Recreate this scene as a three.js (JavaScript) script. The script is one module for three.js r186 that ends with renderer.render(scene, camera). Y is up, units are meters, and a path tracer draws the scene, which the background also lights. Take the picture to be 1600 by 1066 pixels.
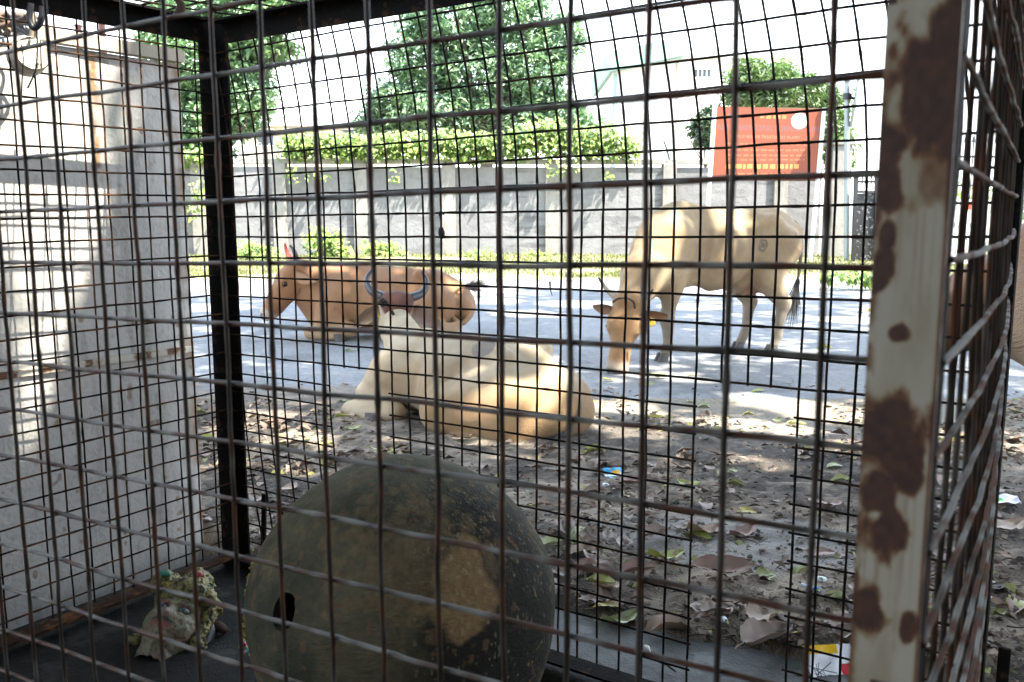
import * as THREE from 'three';
import { mergeGeometries } from 'three/addons/utils/BufferGeometryUtils.js';

// ------------------------------------------------------------------ camera, sky, sun, exposure
const scene = new THREE.Scene();
const F = 1390, CAM_Y = 1.1, PITCH = 8.2 * Math.PI / 180;
const camera = new THREE.PerspectiveCamera(2 * Math.atan(533 / F) * 180 / Math.PI, 1024 / 682, 0.05, 600);
camera.position.set(0, CAM_Y, 0);
camera.rotation.x = -PITCH;
camera.focus = 2.3;
camera.userData.fStop = 12;
const renderer = new THREE.WebGLRenderer({ antialias: true });
renderer.setSize(1024, 682);
renderer.toneMapping = THREE.LinearToneMapping;
renderer.toneMappingExposure = 5.3;
renderer.shadowMap.enabled = true;
const SUN = new THREE.Vector3(0.909, 1.54, 0.442).normalize();
{
  const w = 256, h = 128, d = new Float32Array(w * h * 4);
  for (let j = 0; j < h; j++) for (let i = 0; i < w; i++) {
    const el = (j + 0.5) / h * Math.PI - Math.PI / 2, az = (i + 0.5) / w * 2 * Math.PI;
    const t = Math.max(0, Math.sin(el)), k = (j * w + i) * 4;
    const haze = Math.pow(1 - t, 2.2), lo = el < 0 ? 0.55 : 1;
    const dir = new THREE.Vector3(Math.cos(el) * Math.cos(az), Math.sin(el), Math.cos(el) * Math.sin(az));
    const cl = 0.5 + 0.5 * Math.sin(dir.x * 3.1 + 1.7 * Math.sin(dir.z * 2.3 + 0.7) + dir.y * 4);
    const b = (0.86 + 0.14 * cl) * lo;
    d[k] = b * (0.62 + 0.43 * haze); d[k + 1] = b * (0.8 + 0.26 * haze); d[k + 2] = b * (1.08 + 0.0 * haze); d[k + 3] = 1;
  }
  const sky = new THREE.DataTexture(d, w, h, THREE.RGBAFormat, THREE.FloatType);
  sky.mapping = THREE.EquirectangularReflectionMapping; sky.magFilter = THREE.LinearFilter; sky.minFilter = THREE.LinearFilter;
  sky.wrapS = THREE.RepeatWrapping; sky.needsUpdate = true;
  scene.background = sky; scene.environment = sky;
}
const sun = new THREE.DirectionalLight(new THREE.Color(1, 0.94, 0.83), 4.6);
sun.position.copy(SUN).multiplyScalar(60); sun.castShadow = true; sun.shadow.radius = 1;
Object.assign(sun.shadow.camera, { left: -30, right: 30, top: 30, bottom: -30, near: 1, far: 140 });
sun.shadow.mapSize.set(4096, 4096);
scene.add(sun, sun.target);

// ------------------------------------------------------------------ helpers
const V = (x, y, z) => new THREE.Vector3(x, y, z);
function rng(s) { return () => { s |= 0; s = s + 0x6D2B79F5 | 0; let t = Math.imul(s ^ s >>> 15, 1 | s); t = t + Math.imul(t ^ t >>> 7, 61 | t) ^ t; return ((t ^ t >>> 14) >>> 0) / 4294967296; }; }
const mix = (a, b, t) => a + (b - a) * t, clamp = (x, a = 0, b = 1) => Math.min(b, Math.max(a, x)), sst = (a, b, x) => { const t = clamp((x - a) / (b - a)); return t * t * (3 - 2 * t); };
const mix3 = (a, b, t) => [mix(a[0], b[0], t), mix(a[1], b[1], t), mix(a[2], b[2], t)];
function h3(x, y, z) { let n = Math.imul(x, 374761393) ^ Math.imul(y, 668265263) ^ Math.imul(z, 2147483647 - 977); n = Math.imul(n ^ n >>> 13, 1274126177); return ((n ^ n >>> 16) >>> 0) / 4294967296; }
function n3(x, y, z) {
  const X = Math.floor(x), Y = Math.floor(y), Z = Math.floor(z), s = t => t * t * (3 - 2 * t), fx = s(x - X), fy = s(y - Y), fz = s(z - Z);
  const l = (k) => mix(mix(h3(X, Y, Z + k), h3(X + 1, Y, Z + k), fx), mix(h3(X, Y + 1, Z + k), h3(X + 1, Y + 1, Z + k), fx), fy);
  return mix(l(0), l(1), fz);
}
function fbm(x, y, z, o = 4) { let a = 0.5, r = 0, t = 0; for (let i = 0; i < o; i++) { r += a * n3(x, y, z); t += a; a *= 0.5; x *= 2.03; y *= 2.03; z *= 2.03; } return r / t; }
// noise that repeats with period p (in cells), for textures that tile
function pn(x, y, p, z) {
  const X = Math.floor(x), Y = Math.floor(y), s = t => t * t * (3 - 2 * t), fx = s(x - X), fy = s(y - Y), m = v => ((v % p) + p) % p;
  return mix(mix(h3(m(X), m(Y), z), h3(m(X + 1), m(Y), z), fx), mix(h3(m(X), m(Y + 1), z), h3(m(X + 1), m(Y + 1), z), fx), fy);
}
function pf(u, v, p, z, o = 4) { let a = 0.5, r = 0, t = 0; for (let i = 0; i < o; i++) { r += a * pn(u * p, v * p, p, z + i); t += a; a *= 0.55; p *= 2; } return r / t; }
const enc = c => { c = clamp(c); return 255 * (c <= 0.0031308 ? 12.92 * c : 1.055 * Math.pow(c, 1 / 2.4) - 0.055); };
function tex(w, h, fn, data = false) {
  const d = new Uint8Array(w * h * 4);
  for (let j = 0; j < h; j++) for (let i = 0; i < w; i++) {
    const c = fn((i + 0.5) / w, (j + 0.5) / h), k = (j * w + i) * 4;
    for (let q = 0; q < 3; q++) d[k + q] = data ? clamp(c[q]) * 255 : enc(c[q]);
    d[k + 3] = 255;
  }
  const t = new THREE.DataTexture(d, w, h); t.wrapS = t.wrapT = THREE.RepeatWrapping; t.magFilter = THREE.LinearFilter; t.minFilter = THREE.LinearMipmapLinearFilter; t.generateMipmaps = true;
  if (!data) t.colorSpace = THREE.SRGBColorSpace; t.needsUpdate = true; return t;
}
const grey = (w, h, fn) => tex(w, h, (u, v) => { const g = fn(u, v); return [g, g, g]; }, true);
const rep = (t, x, y) => { const c = t.clone(); c.repeat.set(x, y); c.needsUpdate = true; return c; };
function mat(name, color, roughness = 0.9, extra = {}) {
  const m = extra.transmission !== undefined || extra.clearcoat || extra.sheen || extra.specularIntensity !== undefined ? new THREE.MeshPhysicalMaterial() : new THREE.MeshStandardMaterial();
  m.name = name; m.color.setRGB(...color); m.roughness = roughness; m.side = THREE.DoubleSide; Object.assign(m, extra); return m;
}
const used = {};
function numbered(n) { if (!(n in used)) { used[n] = 0; return n; } used[n]++; return n + '_' + String(used[n]).padStart(3, '0'); }
function tag(o, label, category, group, kind) { o.userData.label = label; o.userData.category = category; if (group) o.userData.group = group; if (kind) o.userData.kind = kind; return o; }
function thing(name, label, category, p = V(0, 0, 0), group) { const o = new THREE.Group(); o.name = numbered(name); o.position.copy(p); scene.add(o); return tag(o, label, category, group); }
// a mesh whose geometry is given in world coordinates, put under a parent that is only moved (never turned)
function part(parent, name, geo, m, kind) {
  const o = new THREE.Mesh(geo, m); o.castShadow = o.receiveShadow = true;
  if (parent) { const w = V(0, 0, 0); for (let q = parent; q; q = q.parent) w.add(q.position); geo.translate(-w.x, -w.y, -w.z); o.name = name; parent.add(o); } else { o.name = numbered(name); scene.add(o); }
  if (kind) o.userData.kind = kind; return o;
}
function sub(parent, name) { const o = new THREE.Group(); o.name = name; parent.add(o); return o; }
// pixel of the photograph -> point in the place
const dir = (x, y) => { const c = [(x - 800) / F, -(y - 533) / F, -1], s = Math.sin(PITCH), k = Math.cos(PITCH); return V(c[0], c[1] * k + c[2] * s, -c[1] * s + c[2] * k); };
const G = (x, y, Y = 0) => { const r = dir(x, y); return V(0, CAM_Y, 0).addScaledVector(r, (Y - CAM_Y) / r.y); };
const AT = (x, y, d) => { const r = dir(x, y); return V(0, CAM_Y, 0).addScaledVector(r, -d / r.z); };
const PL = (x, y, P, n) => { const r = dir(x, y), o = V(0, CAM_Y, 0); return o.clone().addScaledVector(r, P.clone().sub(o).dot(n) / r.dot(n)); };

// sweep a round section along points; rad and col may be functions of (t, i)
function sweep(pts, rad, seg = 6, col = null, caps = true) {
  const n = pts.length, pos = [], nor = [], uv = [], idx = [], cols = [];
  let T = pts[1].clone().sub(pts[0]).normalize(), U = Math.abs(T.y) < 0.9 ? V(0, 1, 0) : V(1, 0, 0); U.addScaledVector(T, -U.dot(T)).normalize();
  let L = 0;
  for (let i = 0; i < n; i++) {
    T = pts[Math.min(n - 1, i + 1)].clone().sub(pts[Math.max(0, i - 1)]).normalize(); U.addScaledVector(T, -U.dot(T)).normalize();
    const W = T.clone().cross(U), t = i / (n - 1), r = typeof rad === 'function' ? rad(t, i) : rad, c = col && col(t, i);
    if (i) L += pts[i].distanceTo(pts[i - 1]);
    for (let k = 0; k <= seg; k++) {
      const a = k / seg * 2 * Math.PI, q = U.clone().multiplyScalar(Math.cos(a)).addScaledVector(W, Math.sin(a));
      pos.push(pts[i].x + q.x * r, pts[i].y + q.y * r, pts[i].z + q.z * r); nor.push(q.x, q.y, q.z); uv.push(k / seg, L); if (c) cols.push(...c);
      if (i < n - 1 && k < seg) { const a0 = i * (seg + 1) + k, b0 = a0 + seg + 1; idx.push(a0, a0 + 1, b0, a0 + 1, b0 + 1, b0); }
    }
  }
  if (caps) for (const e of [0, n - 1]) {
    const b = e * (seg + 1), c0 = pos.length / 3, N = pts[e].clone().sub(pts[e ? n - 2 : 1]).normalize();
    pos.push(...pts[e].toArray()); nor.push(...N.toArray()); uv.push(0.5, e ? L : 0); if (cols.length) cols.push(cols[b * 3], cols[b * 3 + 1], cols[b * 3 + 2]);
    for (let k = 0; k < seg; k++) e ? idx.push(c0, b + k, b + k + 1) : idx.push(c0, b + k + 1, b + k);
  }
  const g = new THREE.BufferGeometry(); g.setAttribute('position', new THREE.Float32BufferAttribute(pos, 3)); g.setAttribute('normal', new THREE.Float32BufferAttribute(nor, 3)); g.setAttribute('uv', new THREE.Float32BufferAttribute(uv, 2));
  if (cols.length) g.setAttribute('color', new THREE.Float32BufferAttribute(cols, 3)); g.setIndex(idx); return g;
}
const curve = (pts, n) => new THREE.CatmullRomCurve3(pts).getPoints(n);
// a box between two ends: width along side vector, height along the third, with uv in metres
function bar(a, b, w, h, side = V(0, 1, 0), bevel = 0) {
  const T = b.clone().sub(a), L = T.length(); T.normalize(); const S = side.clone().addScaledVector(T, -side.dot(T)).normalize(), N = T.clone().cross(S);
  const g = bevel ? new THREE.ExtrudeGeometry(new THREE.Shape([[-w / 2 + bevel, -h / 2 + bevel], [w / 2 - bevel, -h / 2 + bevel], [w / 2 - bevel, h / 2 - bevel], [-w / 2 + bevel, h / 2 - bevel]].map(p => new THREE.Vector2(...p))), { depth: L - 2 * bevel, bevelSize: bevel, bevelThickness: bevel, bevelSegments: 2, steps: 1 }).translate(0, 0, bevel) : new THREE.BoxGeometry(w, h, L).translate(0, 0, L / 2);
  if (!bevel) { const u = g.attributes.uv, p = g.attributes.position, nn = g.attributes.normal; for (let i = 0; i < u.count; i++) Math.abs(nn.getZ(i)) > 0.5 ? u.setXY(i, p.getX(i), p.getY(i)) : u.setXY(i, Math.abs(nn.getX(i)) > 0.5 ? p.getY(i) : p.getX(i), p.getZ(i)); }
  g.applyMatrix4(new THREE.Matrix4().makeBasis(S, N, T).setPosition(a)); return g;
}
const box = (x0, x1, y0, y1, z0, z1) => bar(V((x0 + x1) / 2, y0, (z0 + z1) / 2), V((x0 + x1) / 2, y1, (z0 + z1) / 2), x1 - x0, z1 - z0, V(1, 0, 0));
const merge = a => mergeGeometries(a.map(g => { const q = g.index ? g.toNonIndexed() : g; for (const k of Object.keys(q.attributes)) if (!['position', 'normal', 'uv', 'color'].includes(k)) q.deleteAttribute(k); return q; }));

// ------------------------------------------------------------------ places: the cage's axes
const ANG = 34.5 * Math.PI / 180;
const A = V(Math.cos(ANG), 0, Math.sin(ANG)), B = V(-Math.sin(ANG), 0, Math.cos(ANG));   // along the far side; from the far side to the near one
const C = G(372, 862, 0.23); C.y = 0;                                                      // far left corner
const cage = (u, y, w) => V(C.x, y, C.z).addScaledVector(A, u).addScaledVector(B, w);
const FLOOR = 0.2, TOP = 1.548, LEN = 1.707;
const A2 = V(Math.cos(ANG - 4 * Math.PI / 180), 0, Math.sin(ANG - 4 * Math.PI / 180)), P1 = cage(1.74, 0, 0.967);   // near side, through the rusty post
const near = (u, y) => V(P1.x, y, P1.z).addScaledVector(A2, u);

// ------------------------------------------------------------------ ground
const edgeZ = x => { const p = [[-3, -2.3], [-0.62, -2.24], [0.1, -1.93], [0.66, -1.66], [2.6, -1.0], [6, 0]]; for (let i = 0; i < p.length - 1; i++) if (x <= p[i + 1][0]) return mix(p[i][1], p[i + 1][1], clamp((x - p[i][0]) / (p[i + 1][0] - p[i][0]))); return 0; };
function soilH(x, z) {
  const s = edgeZ(x) - z, e = s + 0.10 * (fbm(x * 5, z * 5, 3) - 0.5);
  let y = 0.2 + clamp(e * 0.45, -0.05, 0.018) - Math.max(0, s - 0.15) * 0.068;
  const ca = (x - C.x) * A.x + (z - C.z) * A.z, cb = (x - C.x) * B.x + (z - C.z) * B.z; y -= 0.2 * sst(-0.03, -0.10, ca) * sst(-0.10, 0.02, cb);
  const k = sst(-0.1, 0.4, s);
  y += k * (0.035 * (fbm(x * 2.2, z * 2.2, 7) - 0.5) + 0.032 * (fbm(x * 9, z * 9, 1) - 0.5) + 0.02 * (fbm(x * 31, z * 31, 5, 3) - 0.5));
  return y;
}
function SOIL(px, py) { let y = 0.1, p; for (let i = 0; i < 8; i++) { p = G(px, py, y); y = Math.max(0.0, soilH(p.x, p.z)); } p.y = y; return p; }
const grainT = grey(512, 512, (u, v) => 0.55 * pf(u, v, 24, 3, 4) + 0.45 * pf(u, v, 90, 9, 2));
function sheet(name, x0, x1, z0, z1, y, m, nx = 1, nz = 1) {
  const g = new THREE.PlaneGeometry(x1 - x0, z1 - z0, nx, nz).rotateX(-Math.PI / 2).translate((x0 + x1) / 2, 0, (z0 + z1) / 2), p = g.attributes.position, u = g.attributes.uv;
  for (let i = 0; i < p.count; i++) { p.setY(i, typeof y === 'function' ? y(p.getX(i), p.getZ(i)) : y); u.setXY(i, p.getX(i), p.getZ(i)); }
  g.computeVertexNormals(); return part(null, name, g, m, 'structure');
}
const earthM = mat('earth', [0.2, 0.17, 0.13], 1, { bumpMap: rep(grainT, 0.8, 0.8), bumpScale: 0.02 });
sheet('ground', -300, 300, -420, 120, -0.14, earthM);
const roadT = tex(1024, 1024, (u, v) => { const f = pf(u, v, 160, 2, 2), g = pf(u, v, 7, 11, 4), c = 0.19 + 0.10 * (f - 0.5) + 0.09 * (g - 0.5); const s = sst(0.60, 0.74, pf(u, v, 12, 21, 4)) * 0.05; const cr = Math.abs(pf(u, v, 5, 71, 3) - 0.5), ck = 1 - 0.45 * sst(0.006, 0.002, cr) * sst(0.4, 0.6, pf(u, v, 3, 77, 2)), oil = 1 - 0.3 * sst(0.62, 0.72, pf(u, v, 6, 81, 4)); return [(c + s * 1.2) * ck * oil, (c + s) * ck * oil, (c * 1.02 + s * 0.7) * ck * oil]; });
const roadM = mat('asphalt', [1, 1, 1], 0.82, { map: rep(roadT, 0.3, 0.3), bumpMap: rep(grainT, 2.2, 2.2), bumpScale: 0.006 });
sheet('road', -70, 70, -14.35, 3.5, 0, roadM);
const PATCH = SOIL(1185, 850);
{ // soil with relief between the cage and the road
  const nx = 320, nz = 270, x0 = -3.2, x1 = 3.9, z0 = -6.6, z1 = -0.7, g = new THREE.PlaneGeometry(x1 - x0, z1 - z0, nx, nz).rotateX(-Math.PI / 2).translate((x0 + x1) / 2, 0, (z0 + z1) / 2), p = g.attributes.position, u = g.attributes.uv, col = [];
  for (let i = 0; i < p.count; i++) {
    const x = p.getX(i), z = p.getZ(i); p.setY(i, soilH(x, z)); u.setXY(i, x, z);
    const d = fbm(x * 1.4, z * 1.4, 12), e = fbm(x * 8, z * 8, 22), f = fbm(x * 40, z * 40, 2, 2), dist = edgeZ(x) - z;
    let c = mix3([0.050, 0.039, 0.030], [0.32, 0.26, 0.195], sst(0.38, 0.66, 0.5 * d + 0.3 * e + 0.2 * f));
    c = mix3(c, [0.25, 0.215, 0.175], 0.75 * sst(1.6, 3.2, dist + 1.5 * (d - 0.5)));
    const gp = Math.hypot((x - PATCH.x) / 0.42, (z - PATCH.z) / 0.26); c = mix3(c, [0.25, 0.235, 0.215], 0.85 * sst(1.2, 0.7, gp + 1.2 * (e - 0.5)));
    col.push(...c.map(q => q * (0.75 + 0.5 * f)));
  }
  g.setAttribute('color', new THREE.Float32BufferAttribute(col, 3)); g.computeVertexNormals();
  part(null, 'soil', g, mat('soil', [1, 1, 1], 1, { vertexColors: true, bumpMap: rep(grainT, 4, 4), bumpScale: 0.012 }), 'structure');
  sheet('roadside_soil', -40, 40, -5.2, 6, (x, z) => -0.03 + 0 * x, earthM).position.y = 0.034;
}
const concT = tex(1024, 1024, (u, v) => { const a = pf(u, v, 5, 31, 5), b = pf(u, v, 60, 5, 3), c = 0.085 + 0.075 * (a - 0.4) + 0.06 * (b - 0.5), s = sst(0.62, 0.72, pf(u, v, 14, 8, 4)) * 0.06; return [c + s, c * 1.01 + s, c * 0.97 + s * 0.95]; });
const concM = mat('grey concrete', [1, 1, 1], 0.85, { map: rep(concT, 0.9, 0.9), bumpMap: rep(grainT, 3, 3), bumpScale: 0.004 });
{ // the slab that the cage stands on
  const s = new THREE.Shape([[-0.655, -2.16], [-0.6, -2.3], [0.1, -2.0], [0.66, -1.72], [2.6, -1.05], [2.6, 1.6], [-2.9, 1.6], [-2.19, 0.24]].map(p => new THREE.Vector2(p[0], -p[1])));
  const g = new THREE.ExtrudeGeometry(s, { depth: 0.2, bevelSize: 0.006, bevelThickness: 0.006, bevelSegments: 2 }).rotateX(-Math.PI / 2).translate(0, FLOOR - 0.206, 0);
  part(null, 'concrete_slab', g, concM, 'structure');
}
// verge beyond the road
const vergeH = (x, z) => 0.05 + 0.10 * sst(-15, -20, z) + 0.05 * (fbm(x * 0.9, z * 0.9, 4) - 0.5);
sheet('verge', -45, 45, -24, -14.5, (x, z) => vergeH(x, z) - 0.16 * sst(-14.9, -14.5, z), mat('verge soil', [0.24, 0.22, 0.12], 1, { bumpMap: rep(grainT, 1, 1), bumpScale: 0.02 }), 160, 40);
{
  const km = mat('kerb concrete', [0.42, 0.4, 0.36], 0.9, { bumpMap: rep(grainT, 2, 2), bumpScale: 0.004 });
  const k = new THREE.Group(); k.name = 'kerb'; k.userData.kind = 'structure'; scene.add(k); const r = rng(5);
  for (let x = -14; x < 14; x += 0.9) part(k, 'kerb_stone', bar(V(x, -0.03 + 0.02 * r(), -14.42 + 0.03 * r()), V(x + 0.885, -0.03 + 0.02 * r(), -14.42 + 0.03 * r()), 0.13, 0.12, V(0, 1, 0), 0.012), km);
}

// ------------------------------------------------------------------ leaves and trees
class Leaves {
  constructor() { this.p = []; this.n = []; this.c = []; this.i = []; }
  add(P, D, N, len, wid, c) {                                  // a folded leaf: base, tip and two sides
    const S = D.clone().cross(N).normalize(), b = this.p.length / 3, up = N.clone().multiplyScalar(wid * 0.22);
    const q = [P, P.clone().addScaledVector(D, len * 0.45).addScaledVector(S, wid / 2).add(up), P.clone().addScaledVector(D, len).addScaledVector(N, -len * 0.12), P.clone().addScaledVector(D, len * 0.45).addScaledVector(S, -wid / 2).add(up)];
    for (let k = 0; k < 4; k++) { this.p.push(q[k].x, q[k].y, q[k].z); const m = k === 1 ? N.clone().addScaledVector(S, -0.35) : k === 3 ? N.clone().addScaledVector(S, 0.35) : N; this.n.push(m.x, m.y, m.z); this.c.push(...c); }
    this.i.push(b, b + 1, b + 2, b, b + 2, b + 3);
  }
  geo() { const g = new THREE.BufferGeometry(); g.setAttribute('position', new THREE.Float32BufferAttribute(this.p, 3)); g.setAttribute('normal', new THREE.Float32BufferAttribute(this.n, 3)); g.setAttribute('color', new THREE.Float32BufferAttribute(this.c, 3)); g.setIndex(this.i); return g; }
}
const leafM = mat('living leaves', [1, 1, 1], 0.75, { vertexColors: true, transmission: 0.4, thickness: 0 });
const barkT = tex(256, 256, (u, v) => { const a = pf(u, v, 16, 4, 4), c = 0.10 + 0.10 * (a - 0.4); return [c * 1.1, c * 0.95, c * 0.78]; });
const barkM = mat('bark', [1, 1, 1], 1, { map: rep(barkT, 2, 1), bumpMap: rep(grainT, 3, 1.2), bumpScale: 0.03 });
function tree(o) {
  const R = rng(o.seed), base = V(o.x, o.y || 0, o.z), t = thing(o.name, o.label, o.category || 'tree', base, o.group);
  const top = o.trunkH, lean = V((R() - 0.5) * 0.6, top, (R() - 0.5) * 0.6);
  if (o.trunkR) part(t, 'trunk', sweep(curve([base.clone(), base.clone().add(V(lean.x * 0.3, top * 0.5, lean.z * 0.5)), base.clone().add(lean)], 16), q => o.trunkR * (1.35 - 0.75 * Math.pow(q, 0.5)), 12), barkM);
  const limbs = [], L = new Leaves();
  for (const [dx, dy, dz, rx, ry, rz, w] of o.blobs) {
    const c = base.clone().add(V(dx, dy, dz)), st = base.clone().add(V(lean.x, top * 0.9, lean.z)).lerp(base, R() * 0.15);
    if (o.trunkR) for (let k = 0; k < 3; k++) { const e = c.clone().add(V((R() - 0.5) * rx * 1.3, (R() - 0.3) * ry, (R() - 0.5) * rz * 1.3)), m = st.clone().lerp(e, 0.5).add(V((R() - 0.5) * 0.8, R() * 0.5, (R() - 0.5) * 0.8)); const cp = curve([st, m, e], 14); if (!o.keep || (k === 0 && cp.slice(2).every(q => o.keep(q)))) limbs.push(sweep(cp, q => o.trunkR * (0.42 - 0.37 * q), 6)); }
    const nc = Math.round(w * o.clumps);
    for (let k = 0; k < nc; k++) {
      const th = R() * 2 * Math.PI, ph = Math.acos(2 * R() - 1), rr = 0.45 + 0.55 * Math.pow(R(), 0.45), d = V(Math.sin(ph) * Math.cos(th), Math.cos(ph), Math.sin(ph) * Math.sin(th));
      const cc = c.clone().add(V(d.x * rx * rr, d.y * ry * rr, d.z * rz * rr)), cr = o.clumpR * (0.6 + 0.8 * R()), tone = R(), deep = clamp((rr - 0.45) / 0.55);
      for (let i = 0; i < o.per; i++) {
        const P = cc.clone().add(V((R() + R() - 1) * cr, (R() + R() - 1) * cr * 0.6, (R() + R() - 1) * cr));
        const N = V((R() - 0.5) * 1.5, 0.35 + R(), (R() - 0.5) * 1.5).normalize(), D0 = V(R() - 0.5, -0.25 - 0.4 * R(), R() - 0.5), len = o.leaf * (0.65 + 0.7 * R());
        D0.addScaledVector(N, -D0.dot(N)).normalize();
        if (o.keep && !o.keep(P.clone().addScaledVector(D0, len * 0.5), R)) continue;
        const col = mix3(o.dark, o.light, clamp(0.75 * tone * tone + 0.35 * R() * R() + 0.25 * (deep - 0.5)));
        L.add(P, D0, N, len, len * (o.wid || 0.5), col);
      }
    }
  }
  if (limbs.length) part(t, 'limb', merge(limbs), barkM);
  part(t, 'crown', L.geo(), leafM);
  return t;
}
const px2 = (x, y, d) => AT(x, y, d);
function blobsPx(base, d, list) { return list.map(([x, y, rx, ry, w, dd = 0]) => { const p = AT(x, y, d + dd), s = (d + dd) / F; return [p.x - base.x, p.y - (base.y || 0), p.z - base.z, rx * s, ry * s, rx * s * 0.9, w]; }); }
{
  const b1 = V(AT(760, 300, 27).x, 0, -27);
  tree({ name: 'broadleaf_tree', label: 'big dark green tree rising behind the middle of the compound wall', seed: 11, x: b1.x, z: b1.z, trunkH: 3.2, trunkR: 0.28, clumps: 150, per: 30, clumpR: 0.40, leaf: 0.22, wid: 0.34, dark: [0.09, 0.19, 0.11], light: [0.36, 0.55, 0.24],  // leaf colours lightened to stand in for distance haze
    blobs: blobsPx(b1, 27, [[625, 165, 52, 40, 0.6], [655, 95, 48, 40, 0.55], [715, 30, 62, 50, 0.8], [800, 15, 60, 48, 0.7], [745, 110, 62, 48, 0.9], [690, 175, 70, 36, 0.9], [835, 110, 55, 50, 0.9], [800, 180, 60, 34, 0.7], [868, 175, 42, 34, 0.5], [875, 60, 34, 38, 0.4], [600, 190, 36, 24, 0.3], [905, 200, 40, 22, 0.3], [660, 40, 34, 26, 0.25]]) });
  const b2 = V(AT(330, 300, 24).x, 0, -24);
  tree({ name: 'broadleaf_tree', label: 'leafy green tree between the white metal panel and the black corner post', seed: 12, x: b2.x, z: b2.z, trunkH: 2.6, trunkR: 0.2, clumps: 165, per: 26, clumpR: 0.36, leaf: 0.22, wid: 0.40, dark: [0.10, 0.21, 0.10], light: [0.36, 0.56, 0.22],  // haze is put into these leaf colours as well
    blobs: blobsPx(b2, 24, [[310, 90, 75, 60, 1.1], [310, 190, 60, 50, 0.9], [380, 140, 45, 60, 0.5], [250, 60, 30, 30, 0.25], [410, 70, 50, 22, 0.3], [310, 245, 55, 22, 0.4], [400, 15, 70, 30, 0.6], [480, -5, 60, 22, 0.4], [300, 20, 60, 34, 0.5]]) });
  const b3 = V(AT(1235, 300, 31).x, 0, -31);
  tree({ name: 'young_tree', label: 'airy light green tree behind the orange signboard', seed: 13, x: b3.x, z: b3.z, trunkH: 3, trunkR: 0.14, clumps: 150, per: 22, clumpR: 0.36, leaf: 0.24, wid: 0.4, dark: [0.06, 0.13, 0.03], light: [0.2, 0.33, 0.07],
    blobs: blobsPx(b3, 31, [[1190, 120, 50, 25, 0.6], [1240, 145, 62, 28, 0.9], [1295, 185, 30, 45, 0.4], [1170, 150, 35, 18, 0.3], [1310, 235, 22, 30, 0.3]]) });
  const b4 = V(AT(1105, 250, 24).x, 1.7, -24);
  tree({ name: 'small_bush', category: 'bush', label: 'small dark bush beside the left pole of the orange signboard', seed: 14, x: b4.x, y: b4.y, z: b4.z, trunkH: 0.7, trunkR: 0.05, clumps: 55, per: 22, clumpR: 0.2, leaf: 0.18, wid: 0.5, dark: [0.03, 0.07, 0.03], light: [0.12, 0.22, 0.07],
    blobs: blobsPx(b4, 24, [[1103, 205, 20, 24, 1], [1110, 180, 14, 12, 0.4]]) });
}
// the big tree whose shade lies over the cage, the soil and the road: its trunk stands behind the camera
const LIT = [];                                                 // gaps in the crown: [point the sun reaches through it, radius]
const sunGap = (p, r) => LIT.push([p, r]);
{
  const pp = (w, y) => cage(-0.2, y, w);
  for (const [w, y, r] of [[0.26, 1.43, 0.03], [0.34, 1.40, 0.09], [0.45, 1.38, 0.12], [0.27, 1.30, 0.05], [0.37, 1.25, 0.10], [0.48, 1.25, 0.12], [0.30, 1.2, 0.03], [0.255, 1.0, 0.0], [0.25, 0.92, 0.0], [0.105, 0.72, 0.0], [0.10, 0.62, 0.015], [0.092, 0.54, 0.0], [0.355, 0.72, 0.0], [0.355, 0.62, 0.01], [0.365, 0.52, 0.0], [0.38, 0.31, 0.0]]) sunGap(pp(w, y), r);
  for (const [x, y, d, r] of [[835, 580, 3.9, 0.0], [800, 605, 3.8, -0.03], [710, 650, 3.95, 0.01], [690, 625, 4.0, -0.03], [770, 640, 3.85, -0.045]]) sunGap(AT(x, y, d), r);
  for (const [x, y, d, r] of [[1160, 318, 6.7, -0.02], [1060, 330, 6.6, 0.0], [1010, 355, 6.5, -0.03], [960, 500, 6.0, -0.03], [520, 425, 7.9, 0.04], [650, 430, 8.0, 0.02], [465, 460, 7.8, 0.0], [690, 470, 7.9, 0.02]]) sunGap(AT(x, y, d), r);
  for (const [x, y, r] of [[1060, 590, 0.12], [985, 612, 0.14], [1150, 640, 0.14], [1240, 655, 0.14], [1000, 660, 0.12], [1310, 620, 0.2], [1210, 600, 0.15], [930, 640, 0.1], [900, 560, 0.15], [560, 480, 0.3], [820, 490, 0.3], [900, 475, 0.4], [1080, 480, 0.3], [760, 470, 0.4], [1330, 500, 0.3], [420, 640, 0.12], [470, 690, 0.1], [1180, 720, 0.06], [380, 670, 0.08], [330, 480, 0.4], [1330, 690, 0.1], [1000, 545, 0.12]]) sunGap(G(x, y, y > 590 ? 0.1 : 0), r);
}
function shades(P, R) {
  if (P.z < -9.8 + 0.55 * Math.sin(P.x * 1.9) + 0.4 * Math.sin(P.x * 4.3)) return false;   // the crown ends here: the far edge of the road is in the sun
  for (const [q, r] of LIT) { const d = P.clone().sub(q), t = d.dot(SUN); if (d.lengthSq() - t * t < (r + 0.075) * (r + 0.075)) return false; }
  return true;
}
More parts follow.
